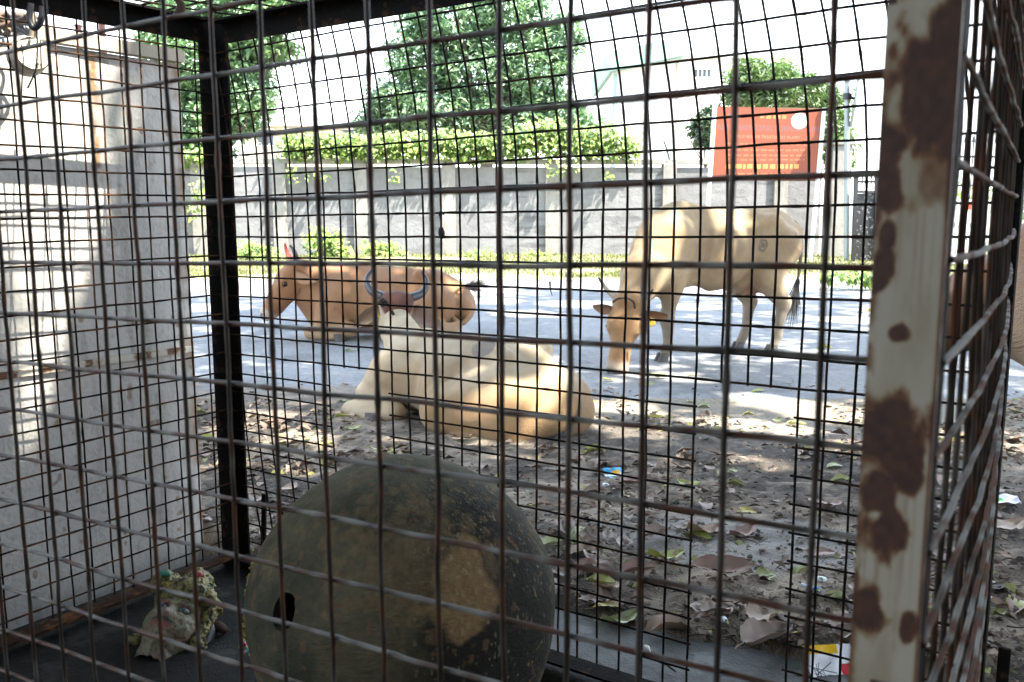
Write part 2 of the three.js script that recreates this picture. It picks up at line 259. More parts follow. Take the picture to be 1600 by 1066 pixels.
{
  const R = rng(3), blobs = [];
  for (let i = 0; i < 46; i++) { const x = -5.5 + 14 * ((i * 0.618) % 1), z = 2.5 - 13.5 * ((i + 0.5) / 46); blobs.push([x - 3.2, 6.6 + 1.7 * R() + 0.06 * Math.abs(z), z - 2.6, 1.9 + R(), 0.7, 1.7 + 0.6 * R(), 1]); }
  for (const [x, y, z] of [[3.2, 6.4, 0.2], [4.2, 7.0, 0.9], [3.9, 6.2, -0.6], [4.9, 7.4, 0.2], [3.0, 6.6, 1.3], [5.0, 7.8, 1.6], [2.6, 5.9, 0.6]]) blobs.push([x - 3.2, y, z - 2.6, 1.3, 0.6, 1.2, 1]);
  tree({ name: 'shade_tree', label: 'spreading shade tree standing behind the viewer over the cage', seed: 21, x: 3.2, z: 2.6, trunkH: 4.4, trunkR: 0.4, clumps: 64, per: 20, clumpR: 0.5, leaf: 0.22, wid: 0.62, dark: [0.035, 0.08, 0.025], light: [0.1, 0.19, 0.05], blobs, keep: shades });
}

// added light blockers, both unseen: a wall behind the viewer and an awning above
{
  const t = thing('added_back_wall', 'added unseen wall behind the viewer that blocks light from the sky', 'wall', V(0.5, 0, 2.6)), m = mat('dark grey plaster', [0.16, 0.145, 0.125], 0.95);
  part(t, 'wall_face', box(-4.5, 5.5, 0, 3.6, 2.6, 2.8), m); part(t, 'coping', box(-4.6, 5.6, 3.602, 3.7, 2.55, 2.85), m); part(t, 'shutter', box(-0.9, 1.3, 0.2, 2.2, 2.56, 2.598), mat('grey rolling shutter', [0.12, 0.13, 0.14], 0.6));
  const a = thing('added_awning', 'added unseen corrugated awning over the viewer that cuts light from above', 'awning', V(0.5, 2.3, 1)), g = new THREE.PlaneGeometry(7.5, 3.0, 240, 4).rotateX(-Math.PI / 2), p = g.attributes.position;  // awning added overhead to dim the cage and the near mesh
  for (let i = 0; i < p.count; i++) { const x = p.getX(i), z = p.getZ(i); p.setXYZ(i, x + 0.6, 2.25 + 0.15 * (z + 1.5) / 3 + 0.018 * Math.sin(x * 80), z + 1.08); } g.computeVertexNormals(); part(a, 'corrugated_sheet', g, mat('rusty tin', [0.11, 0.075, 0.055], 0.7));
  for (const x of [-2.6, 3.9]) part(a, 'pole', sweep([V(x, 0, -0.2), V(x, 2.3, -0.2)], 0.03, 8), mat('grey pole', [0.2, 0.2, 0.2], 0.6)); part(a, 'beam', bar(V(-3, 2.2, -0.25), V(4.2, 2.2, -0.25), 0.05, 0.05, V(0, 1, 0)), mat('old beam', [0.14, 0.1, 0.07], 0.9));
}

// ------------------------------------------------------------------ compound wall, sign, gate, buildings
const W0 = V(-16, 0, -19.95), W1 = V(5.05, 0, -20.62), WD = W1.clone().sub(W0).normalize(), WN = V(0, 1, 0).cross(WD).negate();   // wall line; WN towards the camera
if (WN.z < 0) WN.negate();
const onWall = (px) => { const r = dir(px, 350), t = W0.clone().sub(V(0, CAM_Y, 0)).dot(WN) / r.dot(WN); return V(r.x * t, 0, r.z * t); };
const plasterT = tex(1024, 512, (u, v) => { const a = pf(u, v, 6, 41, 5), b = pf(u, v, 50, 3, 3), st = pf(u * 1, v * 0.12, 40, 7, 3), c = 0.21 + 0.06 * (a - 0.5) + 0.05 * (b - 0.5) - 0.11 * sst(0.45, 0.75, st) * v - 0.05 * sst(0.35, 0.1, v) * a; return [c * 1.01, c * 1.0, c * 1.01]; });
const plasterM = mat('grey plaster', [1, 1, 1], 0.95, { map: rep(plasterT, 0.25, 0.42), bumpMap: rep(grainT, 0.7, 0.7), bumpScale: 0.012 });
const paleM = mat('pale lime washed plaster', [0.31, 0.30, 0.28], 0.95, { map: rep(tex(256, 256, (u, v) => { const a = pf(u, v, 10, 2, 4); const c = 0.75 + 0.5 * (a - 0.4); return [c, c * 0.99, c * 0.96]; }), 1, 0.5), bumpMap: rep(grainT, 1, 1), bumpScale: 0.01 });
const WH = 2.22;
{
  const w = thing('compound_wall', 'long grey plastered compound wall with pale pillars along the far verge', 'wall', W0);
  const pil = [-40, 75, 215, 315, 440, 565, 702, 862, 1043, 1215].map(onWall), dn = (p, a, n) => p.clone().addScaledVector(WD, a).addScaledVector(WN, n);
  const s = V(0, 1, 0);
  for (let i = 0; i < pil.length; i++) {
    part(w, 'pillar', bar(dn(pil[i], 0, 0.02), dn(pil[i], 0, 0.02).setY(WH - 0.02), 0.3, 0.3, WD, 0.015), paleM);
    if (i + 1 < pil.length) {
      part(w, 'wall_panel', bar(dn(pil[i], 0.15, 0).setY(WH / 2 - 0.05), dn(pil[i + 1], -0.15, 0).setY(WH / 2 - 0.05), WH - 0.1, 0.16, s), plasterM);
      part(w, 'coping', bar(dn(pil[i], -0.1, 0.01).setY(WH + 0.02), dn(pil[i + 1], -0.104, 0.01).setY(WH + 0.02), 0.1, 0.26, s, 0.01), paleM);
    }
  }
  part(w, 'wall_panel', bar(dn(pil[0], -9, 0).setY(WH / 2 - 0.05), dn(pil[0], -0.15, 0).setY(WH / 2 - 0.05), WH - 0.1, 0.16, s), plasterM);
  part(w, 'wall_panel', bar(dn(pil[9], 0.15, 0).setY(WH / 2 - 0.05), dn(pil[9], 0.95, 0).setY(WH / 2 - 0.05), WH - 0.1, 0.16, s), plasterM);
  part(w, 'coping', bar(dn(pil[9], -0.1, 0.01).setY(WH + 0.02), dn(pil[9], 0.95, 0.01).setY(WH + 0.02), 0.1, 0.26, s, 0.01), paleM);
}
const steelM = mat('galvanised wire', [0.5, 0.5, 0.5], 0.4, { metalness: 0.7 });
const darkIronM = mat('black painted iron', [0.02, 0.021, 0.024], 0.45);
{ // razor wire on the wall
  const coil = (px0, px1, label) => {
    const a = onWall(px0).setY(WH + 0.24), b = onWall(px1).setY(WH + 0.24), n = Math.round(a.distanceTo(b) / 0.24), pts = [], R = rng(Math.round(px0 + 9));
    for (let i = 0; i <= n * 22; i++) { const t = i / (n * 22), th = i / 22 * 2 * Math.PI, p = a.clone().lerp(b, t), r = 0.17 + 0.03 * Math.sin(i * 0.05); p.y += Math.sin(th) * r; p.addScaledVector(WN, Math.cos(th) * r); p.addScaledVector(WD, 0.05 * Math.sin(i * 0.017)); pts.push(p); }
    const t = thing('razor_wire_coil', label, 'razor wire', a); part(t, 'coil', sweep(pts, 0.013, 4), steelM);
    const posts = [a, b].map(q => bar(q.clone().setY(WH), q.clone().setY(WH + 0.5), 0.03, 0.03, WD)); for (const g of posts) part(t, 'bracket', g, darkIronM);
  };
  coil(372, 452, 'shiny razor wire coil on the wall top beside the black corner post'); coil(715, 800, 'razor wire coil half buried in the creeper on the wall');
  const q = onWall(1045), h = thing('bent_iron_bar', 'bent iron bar sticking up from the bare wall top', 'iron bar', q);
  part(h, 'bar', sweep(curve([q.clone().setY(WH), q.clone().add(V(-0.06, WH + 0.22, 0)), q.clone().add(V(-0.16, WH + 0.5, 0))], 8), 0.02, 6), darkIronM);
}
function foliage(name, label, category, pts, o) {
  const R = rng(o.seed), t = thing(name, label, category, pts[0][0].clone()), L = new Leaves(), st = [];
  for (const [c, rx, ry, rz, n] of pts) {
    for (let i = 0; i < n; i++) {
      const P = c.clone().add(V((R() + R() - 1) * rx, (R() + R() - 1) * ry, (R() + R() - 1) * rz)), N = V((R() - 0.5) * 1.2, 0.3 + R(), 0.5 * R() + 0.2).normalize(), D = V(R() - 0.5, -0.3 - 0.3 * R(), R() - 0.3); D.addScaledVector(N, -D.dot(N)).normalize();
      const l = o.leaf * (0.6 + 0.8 * R()); L.add(P, D, N, l, l * (o.wid || 0.7), mix3(o.dark, o.light, R()));
    }
    for (let k = 0; k < 3; k++) st.push(sweep(curve([c.clone().add(V((R() - 0.5) * rx * 0.5, -ry, 0)), c.clone().add(V((R() - 0.5) * rx, 0, 0.05)), c.clone().add(V((R() - 0.5) * rx * 1.6, ry * R(), (R() - 0.5) * rz))], 8), 0.008, 4));
  }
  part(t, 'foliage', L.geo(), leafM); for (const g of st.filter((g, i) => st.length <= 12 || i % 9 === 0)) part(t, 'stem', g, barkM); return t;
}
const bright = { dark: [0.09, 0.17, 0.025], light: [0.34, 0.46, 0.07] };
{
  const R = rng(31), pts = [];
  for (let px = 452; px < 990; px += 9) { const p = onWall(px + 6 * R()), hump = 0.55 + 0.45 * fbm(px * 0.012, 2, 5) + (px > 820 && px < 960 ? 0.22 : 0); p.y = WH + 0.02 + 0.46 * hump; p.z += 0.1; pts.push([p, 0.26, 0.46 * hump + 0.03, 0.35, 120]); if (R() < 0.16) { const q = p.clone(); q.y = WH - 0.1 - 0.25 * R(); q.z += 0.25; pts.push([q, 0.2, 0.2, 0.06, 12]); } }
  foliage('wall_creeper', 'sunlit yellow-green creeper spilling over the top of the compound wall', 'creeper', pts, { seed: 32, leaf: 0.125, ...bright });
  const p2 = []; for (let px = 268; px < 345; px += 9) { const p = onWall(px); p.y = WH + 0.2 * R(); p.z += 0.15; p2.push([p, 0.25, 0.22, 0.25, 26]); }
  for (let px = 275; px < 345; px += 16) { const p = onWall(px); p.y = 1.2 + 0.5 * R(); p.z += 0.5; p2.push([p, 0.25, 0.5, 0.2, 22]); }
  foliage('leafy_climber', 'straggly leafy climber on the wall seen left of the black corner post', 'creeper', p2, { seed: 33, leaf: 0.14, ...bright });
  const bush = (px, py, w, h, n, label, s) => { const p = G(px, py, 0.1); p.y = 0.1 + h * 0.5; foliage('weed_bush', label, 'bush', [[p, w, h * 0.55, w * 0.7, n], [p.clone().add(V(w * 0.6, -h * 0.2, 0.1)), w * 0.7, h * 0.4, w * 0.5, n / 2]], { seed: s, leaf: 0.11, ...bright }); };
  bush(508, 406, 0.5, 0.75, 380, 'tallest weed bush at the wall foot, above the brown cow', 41); bush(595, 404, 0.5, 0.42, 220, 'low weed bush at the wall foot right of the tallest bush', 42); bush(395, 408, 0.5, 0.45, 200, 'weeds at the wall foot just right of the black corner post', 43);
  bush(300, 400, 0.8, 0.7, 360, 'weed bush at the wall foot between the panel and the corner post', 44); bush(745, 405, 0.5, 0.22, 90, 'small weeds at the wall foot below the hanging black lump', 45); bush(840, 404, 0.4, 0.2, 70, 'sparse low weeds at the wall foot under the fourth pale pillar', 46);
  bush(1330, 442, 0.45, 0.22, 130, 'low weeds at the foot of the black gate', 47);
}
{ // grass on the verge
  const R = rng(51), L = new Leaves();
  for (let i = 0; i < 42000; i++) {
    const z = -14.62 - 5.6 * Math.pow(R(), 1.25), hw = 0.62 * -z + 0.6, x = (R() * 2 - 1) * hw; if (fbm(x * 0.8, z * 0.8, 8) + 0.25 * R() < 0.53 + 0.12 * sst(-15.6, -14.7, z)) continue;
    const P = V(x, vergeH(x, z) - 0.01, z), h = 0.03 + 0.075 * R() * (0.3 + fbm(x * 1.5, z * 1.5, 3)), D = V((R() - 0.5) * 0.9, 1, (R() - 0.5) * 0.9).normalize(), N = V(R() - 0.5, 0.1, R() - 0.5); N.addScaledVector(D, -N.dot(D)).normalize();
    L.add(P, D, N, h, 0.02 + 0.015 * R(), mix3([0.14, 0.17, 0.045], [0.3, 0.31, 0.11], R()));
  }
  tag(part(null, 'grass', L.geo(), leafM), 'short sunlit grass growing on the verge below the compound wall', 'grass', null, 'stuff');
}
function canvasTex(w, h, draw) { const c = document.createElement('canvas'); c.width = w; c.height = h; const x = c.getContext('2d'); draw(x, w, h); const t = new THREE.CanvasTexture(c); t.colorSpace = THREE.SRGBColorSpace; t.anisotropy = 8; return t; }
{ // orange signboard
  const D = 18.6, p = [AT(1117, 166, D), AT(1288, 171, D), AT(1278, 281, D), AT(1109, 281, D)], g = new THREE.BufferGeometry();
  const back = V(0, 0, -0.03), P = p.concat(p.map(q => q.clone().add(back)));
  const t = thing('signboard', 'faded orange water works signboard on two pale poles beyond the standing cow', 'sign', G(1195, 430, 0).setZ(-18.6).setX(AT(1195, 300, D).x));
  g.setAttribute('position', new THREE.Float32BufferAttribute(p.flatMap(q => q.toArray()), 3)); g.setAttribute('uv', new THREE.Float32BufferAttribute([0, 1, 1, 1, 1, 0, 0, 0], 2)); g.setIndex([0, 3, 1, 1, 3, 2]); g.computeVertexNormals();
  const T = canvasTex(1024, 660, (x, w, h) => {
    x.fillStyle = '#80412a'; x.fillRect(0, 0, w, h);
    const R = rng(61); for (let i = 0; i < 700; i++) { x.fillStyle = `rgba(${R() < 0.5 ? '150,84,58' : '140,45,20'},${0.05 * R()})`; x.fillRect(R() * w, R() * h, 20 + 160 * R(), 4 + 30 * R()); }
    const worn = (a, b, y, h) => { for (let p = a; p < b;) { const l = 0.02 + 0.05 * R(); x.fillRect(p * w, y + 3 * R(), Math.min(l, b - p) * w, h); p += l + 0.012 + 0.01 * R(); } };   // lines worn past reading
    x.textAlign = 'center'; x.fillStyle = 'rgba(205,160,90,.55)'; x.font = 'bold 52px sans-serif'; worn(0.42, 0.66, 60, 34);
    x.fillStyle = 'rgba(112,84,92,.75)'; x.font = 'bold 66px sans-serif'; x.fillText('AZPUR MUNICIPAL CORPORATION', w / 2, 205, w * 0.93); x.fillRect(w * 0.12, 60, 60, 50);
    x.fillStyle = 'rgba(190,135,105,.55)'; x.font = 'bold 40px sans-serif'; x.fillText('20 MLD WATER TREATMENT PLANT', w * 0.48, 275, w * 0.74);
    x.fillStyle = 'rgba(184,112,76,.6)'; x.font = '30px sans-serif'; for (const y of [318, 372, 420, 462]) worn(0.14, 0.86, y, 16);
    x.fillStyle = 'rgba(232,176,84,.7)'; x.font = 'bold 62px sans-serif'; worn(0.14, 0.82, 512, 40);
    x.fillStyle = 'rgba(240,150,90,.6)'; x.font = '30px sans-serif'; worn(0.18, 0.78, 596, 18);
    x.fillStyle = '#fbf6ee'; x.beginPath(); x.ellipse(w * 0.785, 108, 78, 72, 0, 0, 7); x.fill(); x.fillStyle = '#f3ead8'; x.beginPath(); x.ellipse(w * 0.81, 150, 30, 22, 0, 0, 7); x.fill();  // blown-out bright patch painted into the board as white ellipses
  });
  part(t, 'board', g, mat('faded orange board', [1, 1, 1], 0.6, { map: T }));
  const pm = mat('pale blue painted pole', [0.62, 0.68, 0.72], 0.5), bm = mat('board back', [0.2, 0.12, 0.08], 0.8);
  const ctr = p[0].clone().add(p[2]).multiplyScalar(0.5); part(t, 'backing', bar(p[0].clone().lerp(p[3], 0.5).add(V(0, 0, -0.03)), p[1].clone().lerp(p[2], 0.5).add(V(0, 0, -0.03)), p[0].distanceTo(p[3]) * 0.99, 0.03, V(0, 1, 0)), bm);
  for (const [a, b] of [[p[0], p[3]], [p[1], p[2]]]) { const d = a.clone().sub(b).normalize(), e = b.clone().addScaledVector(d, -b.y / d.y - 0.05); part(t, 'pole', sweep([a.clone().addScaledVector(d, 0.03), e], 0.045, 10), pm); }
}
{ // gate pillar, black gate, lamp pole with a tilted disc, white notice board and railings on the right
  const D = 19.6, g0 = AT(1308, 300, D); g0.y = 0;
  const t = thing('gate_pillar', 'tall square grey concrete gate pillar right of the orange signboard', 'pillar', g0);
  part(t, 'shaft', bar(g0.clone(), g0.clone().setY(AT(1308, 228, D).y), 0.42, 0.42, V(1, 0, 0), 0.02), paleM); part(t, 'cap', bar(g0.clone().setY(AT(1308, 228, D).y), g0.clone().setY(AT(1308, 222, D).y), 0.5, 0.5, V(1, 0, 0), 0.02), paleM);
  const b0 = AT(1322, 435, 18.4), lp = thing('lamp_pole', 'thin grey pole carrying a tilted round dish beside the gate', 'pole', b0.clone().setY(0));
  const pole = mat('weathered grey pole', [0.28, 0.33, 0.34], 0.5, { metalness: 0.3 }), topP = AT(1324, 117, 18.4);
  part(lp, 'pole', sweep([b0.clone().setY(-0.05), topP], 0.055, 10), pole);
  const dc = AT(1337, 155, 18.4), dg = new THREE.CylinderGeometry(0.53, 0.5, 0.05, 40).rotateX(Math.PI / 2).rotateY(1.25).rotateZ(-0.12).translate(dc.x, dc.y, dc.z); part(lp, 'disc', dg, mat('pinkish grey disc', [0.075, 0.048, 0.042], 0.7));
  const rg = new THREE.TorusGeometry(0.53, 0.025, 8, 40).rotateY(1.25).rotateZ(-0.12).translate(dc.x, dc.y, dc.z); part(lp, 'rim', rg, pole);
  const ar = AT(1324, 151, 18.4); part(lp, 'bracket', sweep([ar, dc], 0.03, 8), darkIronM); part(lp, 'clamp', new THREE.CylinderGeometry(0.09, 0.09, 0.12, 14).translate(ar.x, ar.y, ar.z), darkIronM);
  const gd = 18.2, q = (x, y) => AT(x, y, gd), gt = thing('iron_gate', 'black sheet iron gate standing open beside the grey pillar', 'gate', q(1350, 441));
  const rough = mat('peeling black paint', [1, 1, 1], 0.5, { map: rep(tex(256, 256, (u, v) => { const s = sst(0.62, 0.7, pf(u, v, 30, 4, 3)) * 0.18; const c = 0.018 + s; return [c, c, c * 1.05]; }), 1, 1) });
  part(gt, 'gate_frame', bar(q(1332, 441), q(1338, 268), 0.07, 0.07, V(1, 0, 0)), darkIronM); part(gt, 'gate_frame', bar(q(1368, 441), q(1370, 268), 0.07, 0.07, V(1, 0, 0)), darkIronM);
  for (const y of [272, 284, 300, 436]) part(gt, 'rail', bar(q(1335, y), q(1371, y), 0.05, 0.05, V(0, 1, 0)), darkIronM);
  part(gt, 'sheet', bar(q(1352, 438).add(V(0, 0, -0.02)), q(1354, 302).add(V(0, 0, -0.02)), 0.4, 0.012, V(1, 0, 0)), rough);
  for (let i = 0; i < 5; i++) part(gt, 'bar', bar(q(1340 + i * 7, 300), q(1341 + i * 7, 268), 0.02, 0.02, V(1, 0, 0)), darkIronM);
  // white notice board
  const nb = [AT(1380, 312, 17), AT(1548, 312, 17), AT(1536, 412, 17), AT(1372, 412, 17)], n = thing('notice_board', 'white municipal notice board seen behind the rusty post', 'sign', G(1460, 440).setZ(-17).setX(AT(1460, 400, 17).x));
  const ng = new THREE.BufferGeometry(); ng.setAttribute('position', new THREE.Float32BufferAttribute(nb.flatMap(v => v.toArray()), 3)); ng.setAttribute('uv', new THREE.Float32BufferAttribute([0, 1, 1, 1, 1, 0, 0, 0], 2)); ng.setIndex([0, 3, 1, 1, 3, 2]); ng.computeVertexNormals();
  part(n, 'board', ng, mat('white board', [1, 1, 1], 0.5, { map: canvasTex(1024, 620, (x, w, h) => { x.fillStyle = '#f4f5f6'; x.fillRect(0, 0, w, h); x.fillStyle = '#1d8fc0'; x.fillRect(w * 0.84, 20, 120, 130); x.fillStyle = '#c74a2a'; x.fillRect(w * 0.79, 40, 40, 60); x.textAlign = 'right'; x.fillStyle = '#22252c'; x.font = 'bold 70px serif'; x.fillText('MUNICIPAL CORPORATION', w * 0.93, 270, w * 0.88); x.fillText('TREATMENT PLANT', w * 0.93, 400, w * 0.88); x.fillStyle = '#b5282a'; x.font = 'bold 64px serif'; x.fillText('E PLANT', w * 0.93, 530, w * 0.5); }) }));
  for (const [a, b] of [[nb[0], nb[3]], [nb[1], nb[2]]]) part(n, 'leg', sweep([a.clone().add(V(0, 0.02, -0.03)), b.clone().setY(-0.05).add(V(0, 0, -0.03))], 0.03, 8), pole);
  // railings with spear tops
  const rb = AT(1480, 430, 19.5), f = thing('spiked_railing', 'dark iron railing with spear tops behind the white notice board', 'railing', rb.clone().setY(0));
  for (let px = 1384; px < 1640; px += 12) { const a = AT(px, 300, 19.5), top = AT(px, 222, 19.5).y; part(f, 'bar', bar(a.clone().setY(0), a.clone().setY(top), 0.022, 0.022, V(1, 0, 0)), darkIronM); part(f, 'spear_head', new THREE.ConeGeometry(0.05, 0.22, 4).translate(a.x, top + 0.1, a.z), darkIronM); }
  for (const y of [245, 290, 420]) part(f, 'rail', bar(AT(1380, y, 19.5), AT(1645, y, 19.5), 0.045, 0.03, V(0, 1, 0)), darkIronM);
  const R = rng(71), pts = []; for (let px = 1390; px < 1640; px += 14) { const p = AT(px, 300 + 30 * R(), 21.5); pts.push([p, 0.35, 0.35, 0.3, 50]); } foliage('garden_hedge', 'green garden hedge growing behind the spiked railing', 'hedge', pts, { seed: 72, leaf: 0.14, ...bright });
}
const whiteM = mat('white wash', [0.72, 0.71, 0.68], 0.9, { bumpMap: rep(grainT, 0.4, 0.4), bumpScale: 0.01 });
const glassM = mat('dark window glass', [0.06, 0.08, 0.09], 0.12, { metalness: 0 });
{ // buildings beyond the wall
  const D = 46, a = AT(958, 100, D), b = AT(1062, 78, D), c0 = AT(1075, 86, D), c1 = AT(1265, 92, D);
  const t = thing('factory_building', 'tall white building with a pale green sloping roof edge behind the wall', 'building', V(b.x, 0, -D));
  part(t, 'gable_wall', (() => { const s = new THREE.Shape(); s.moveTo(a.x, 0); s.lineTo(b.x, 0); s.lineTo(b.x, b.y); s.lineTo(a.x, a.y - 0.1); s.closePath(); return new THREE.ExtrudeGeometry(s, { depth: 9, bevelEnabled: false }).translate(0, 0, -D - 9); })(), whiteM);
  const teal = mat('pale green roof edge', [0.24, 0.40, 0.35], 0.7);
  part(t, 'roof', bar(V(a.x - 0.3, a.y, -D - 4.3), V(b.x + 0.1, b.y + 0.1, -D - 4.3), 0.9, 10, V(0, 1, 0)), teal);
  part(t, 'corner_pipe', sweep([V(b.x - 0.05, 0, -D + 0.12), V(b.x - 0.05, b.y - 0.6, -D + 0.12)], 0.11, 8), mat('cream pipe', [0.5, 0.46, 0.36], 0.6)); part(t, 'corner_pipe', sweep([V(a.x + 0.1, 0, -D + 0.12), V(a.x + 0.1, a.y - 0.5, -D + 0.12)], 0.09, 8), teal);
  part(t, 'side_wall', box(b.x + 0.16, c1.x, 0, c0.y - 0.02, -D - 8, -D - 0.9), whiteM);
  part(t, 'parapet', box(b.x + 0.17, c1.x + 0.25, c0.y - 0.02, c0.y + 0.22, -D - 8, -D - 0.6), mat('pale parapet', [0.6, 0.62, 0.58], 0.9));
  const w0 = AT(1095, 100, D - 0.9), w1 = AT(1123, 112, D - 0.9), win = sub(t, 'window');
  for (let i = 0; i < 4; i++) part(win, 'pane', box(mix(w0.x, w1.x, i / 4) + 0.03, mix(w0.x, w1.x, (i + 1) / 4) - 0.03, w1.y, w0.y, -D - 0.9, -D - 0.86), glassM);
  for (const y of [w0.y + 0.04, w1.y - 0.04]) part(win, 'frame', bar(V(w0.x - 0.06, y, -D - 0.85), V(w1.x + 0.06, y, -D - 0.85), 0.07, 0.1, V(0, 1, 0)), whiteM);
  for (let i = 0; i <= 4; i++) part(win, 'frame', bar(V(mix(w0.x, w1.x, i / 4), w1.y, -D - 0.848), V(mix(w0.x, w1.x, i / 4), w0.y, -D - 0.848), 0.05, 0.1, V(1, 0, 0)), whiteM);
  const chim = AT(1197, 150, 44), cp = thing('white_pipe_stack', 'slim white vertical pipe rising through the airy tree', 'pipe', V(chim.x, 0, chim.z)); part(cp, 'pipe', sweep([V(chim.x, 0, chim.z), V(chim.x, AT(1197, 85, 44).y, chim.z)], 0.2, 12), whiteM);
  // low cream house on the left
  const E2 = 60, h0 = AT(375, 190, E2), h1 = AT(590, 190, E2), hy = AT(480, 198, E2).y, u = thing('cream_house', 'low cream house with a flat slab roof behind the wall on the left', 'house', V((h0.x + h1.x) / 2, 0, -E2));
  const cream = mat('cream wash', [0.62, 0.56, 0.4], 0.9); part(u, 'wall', box(h0.x, h1.x, 0, hy, -E2 - 10, -E2), cream); part(u, 'roof_slab', box(h0.x - 0.5, h1.x + 0.5, hy, hy + 0.5, -E2 - 10.4, -E2 + 0.7), whiteM);
  part(u, 'stair_tower', box(AT(400, 180, E2).x, AT(475, 180, E2).x, hy + 0.5, AT(430, 180, E2).y, -E2 - 6, -E2 - 1), whiteM); part(u, 'parapet', box(AT(490, 180, E2).x, AT(560, 180, E2).x, hy + 0.5, AT(520, 186, E2).y, -E2 - 5, -E2 - 1), mat('grey parapet', [0.4, 0.4, 0.42], 0.9));
  for (const x of [415, 455, 545]) { const wq = AT(x, 215, E2), wn = sub(u, 'window'); part(wn, 'pane', box(wq.x - 0.5, wq.x + 0.5, wq.y - 0.5, wq.y + 0.5, -E2, -E2 + 0.03), glassM); part(wn, 'frame', box(wq.x - 0.6, wq.x + 0.6, wq.y - 0.62, wq.y - 0.5, -E2, -E2 + 0.12), whiteM); part(wn, 'frame', box(wq.x - 0.6, wq.x + 0.6, wq.y + 0.5, wq.y + 0.62, -E2, -E2 + 0.12), whiteM); }
  const red = mat('red oxide paint', [0.24, 0.08, 0.06], 0.7);
  for (const [x, y0, l] of [[122, 42, 'short red iron post seen over the white metal panel'], [157, 8, 'taller red iron post seen over the white metal panel']]) { const q = AT(x, y0, 9), o = thing('iron_post', l, 'post', V(q.x, 0, q.z)); part(o, 'shaft', bar(V(q.x, 0, q.z), V(q.x, q.y, q.z), 0.045, 0.045, V(1, 0, 0)), red); part(o, 'cap', bar(V(q.x, q.y, q.z), V(q.x, q.y + 0.02, q.z), 0.06, 0.06, V(1, 0, 0)), red); }
}

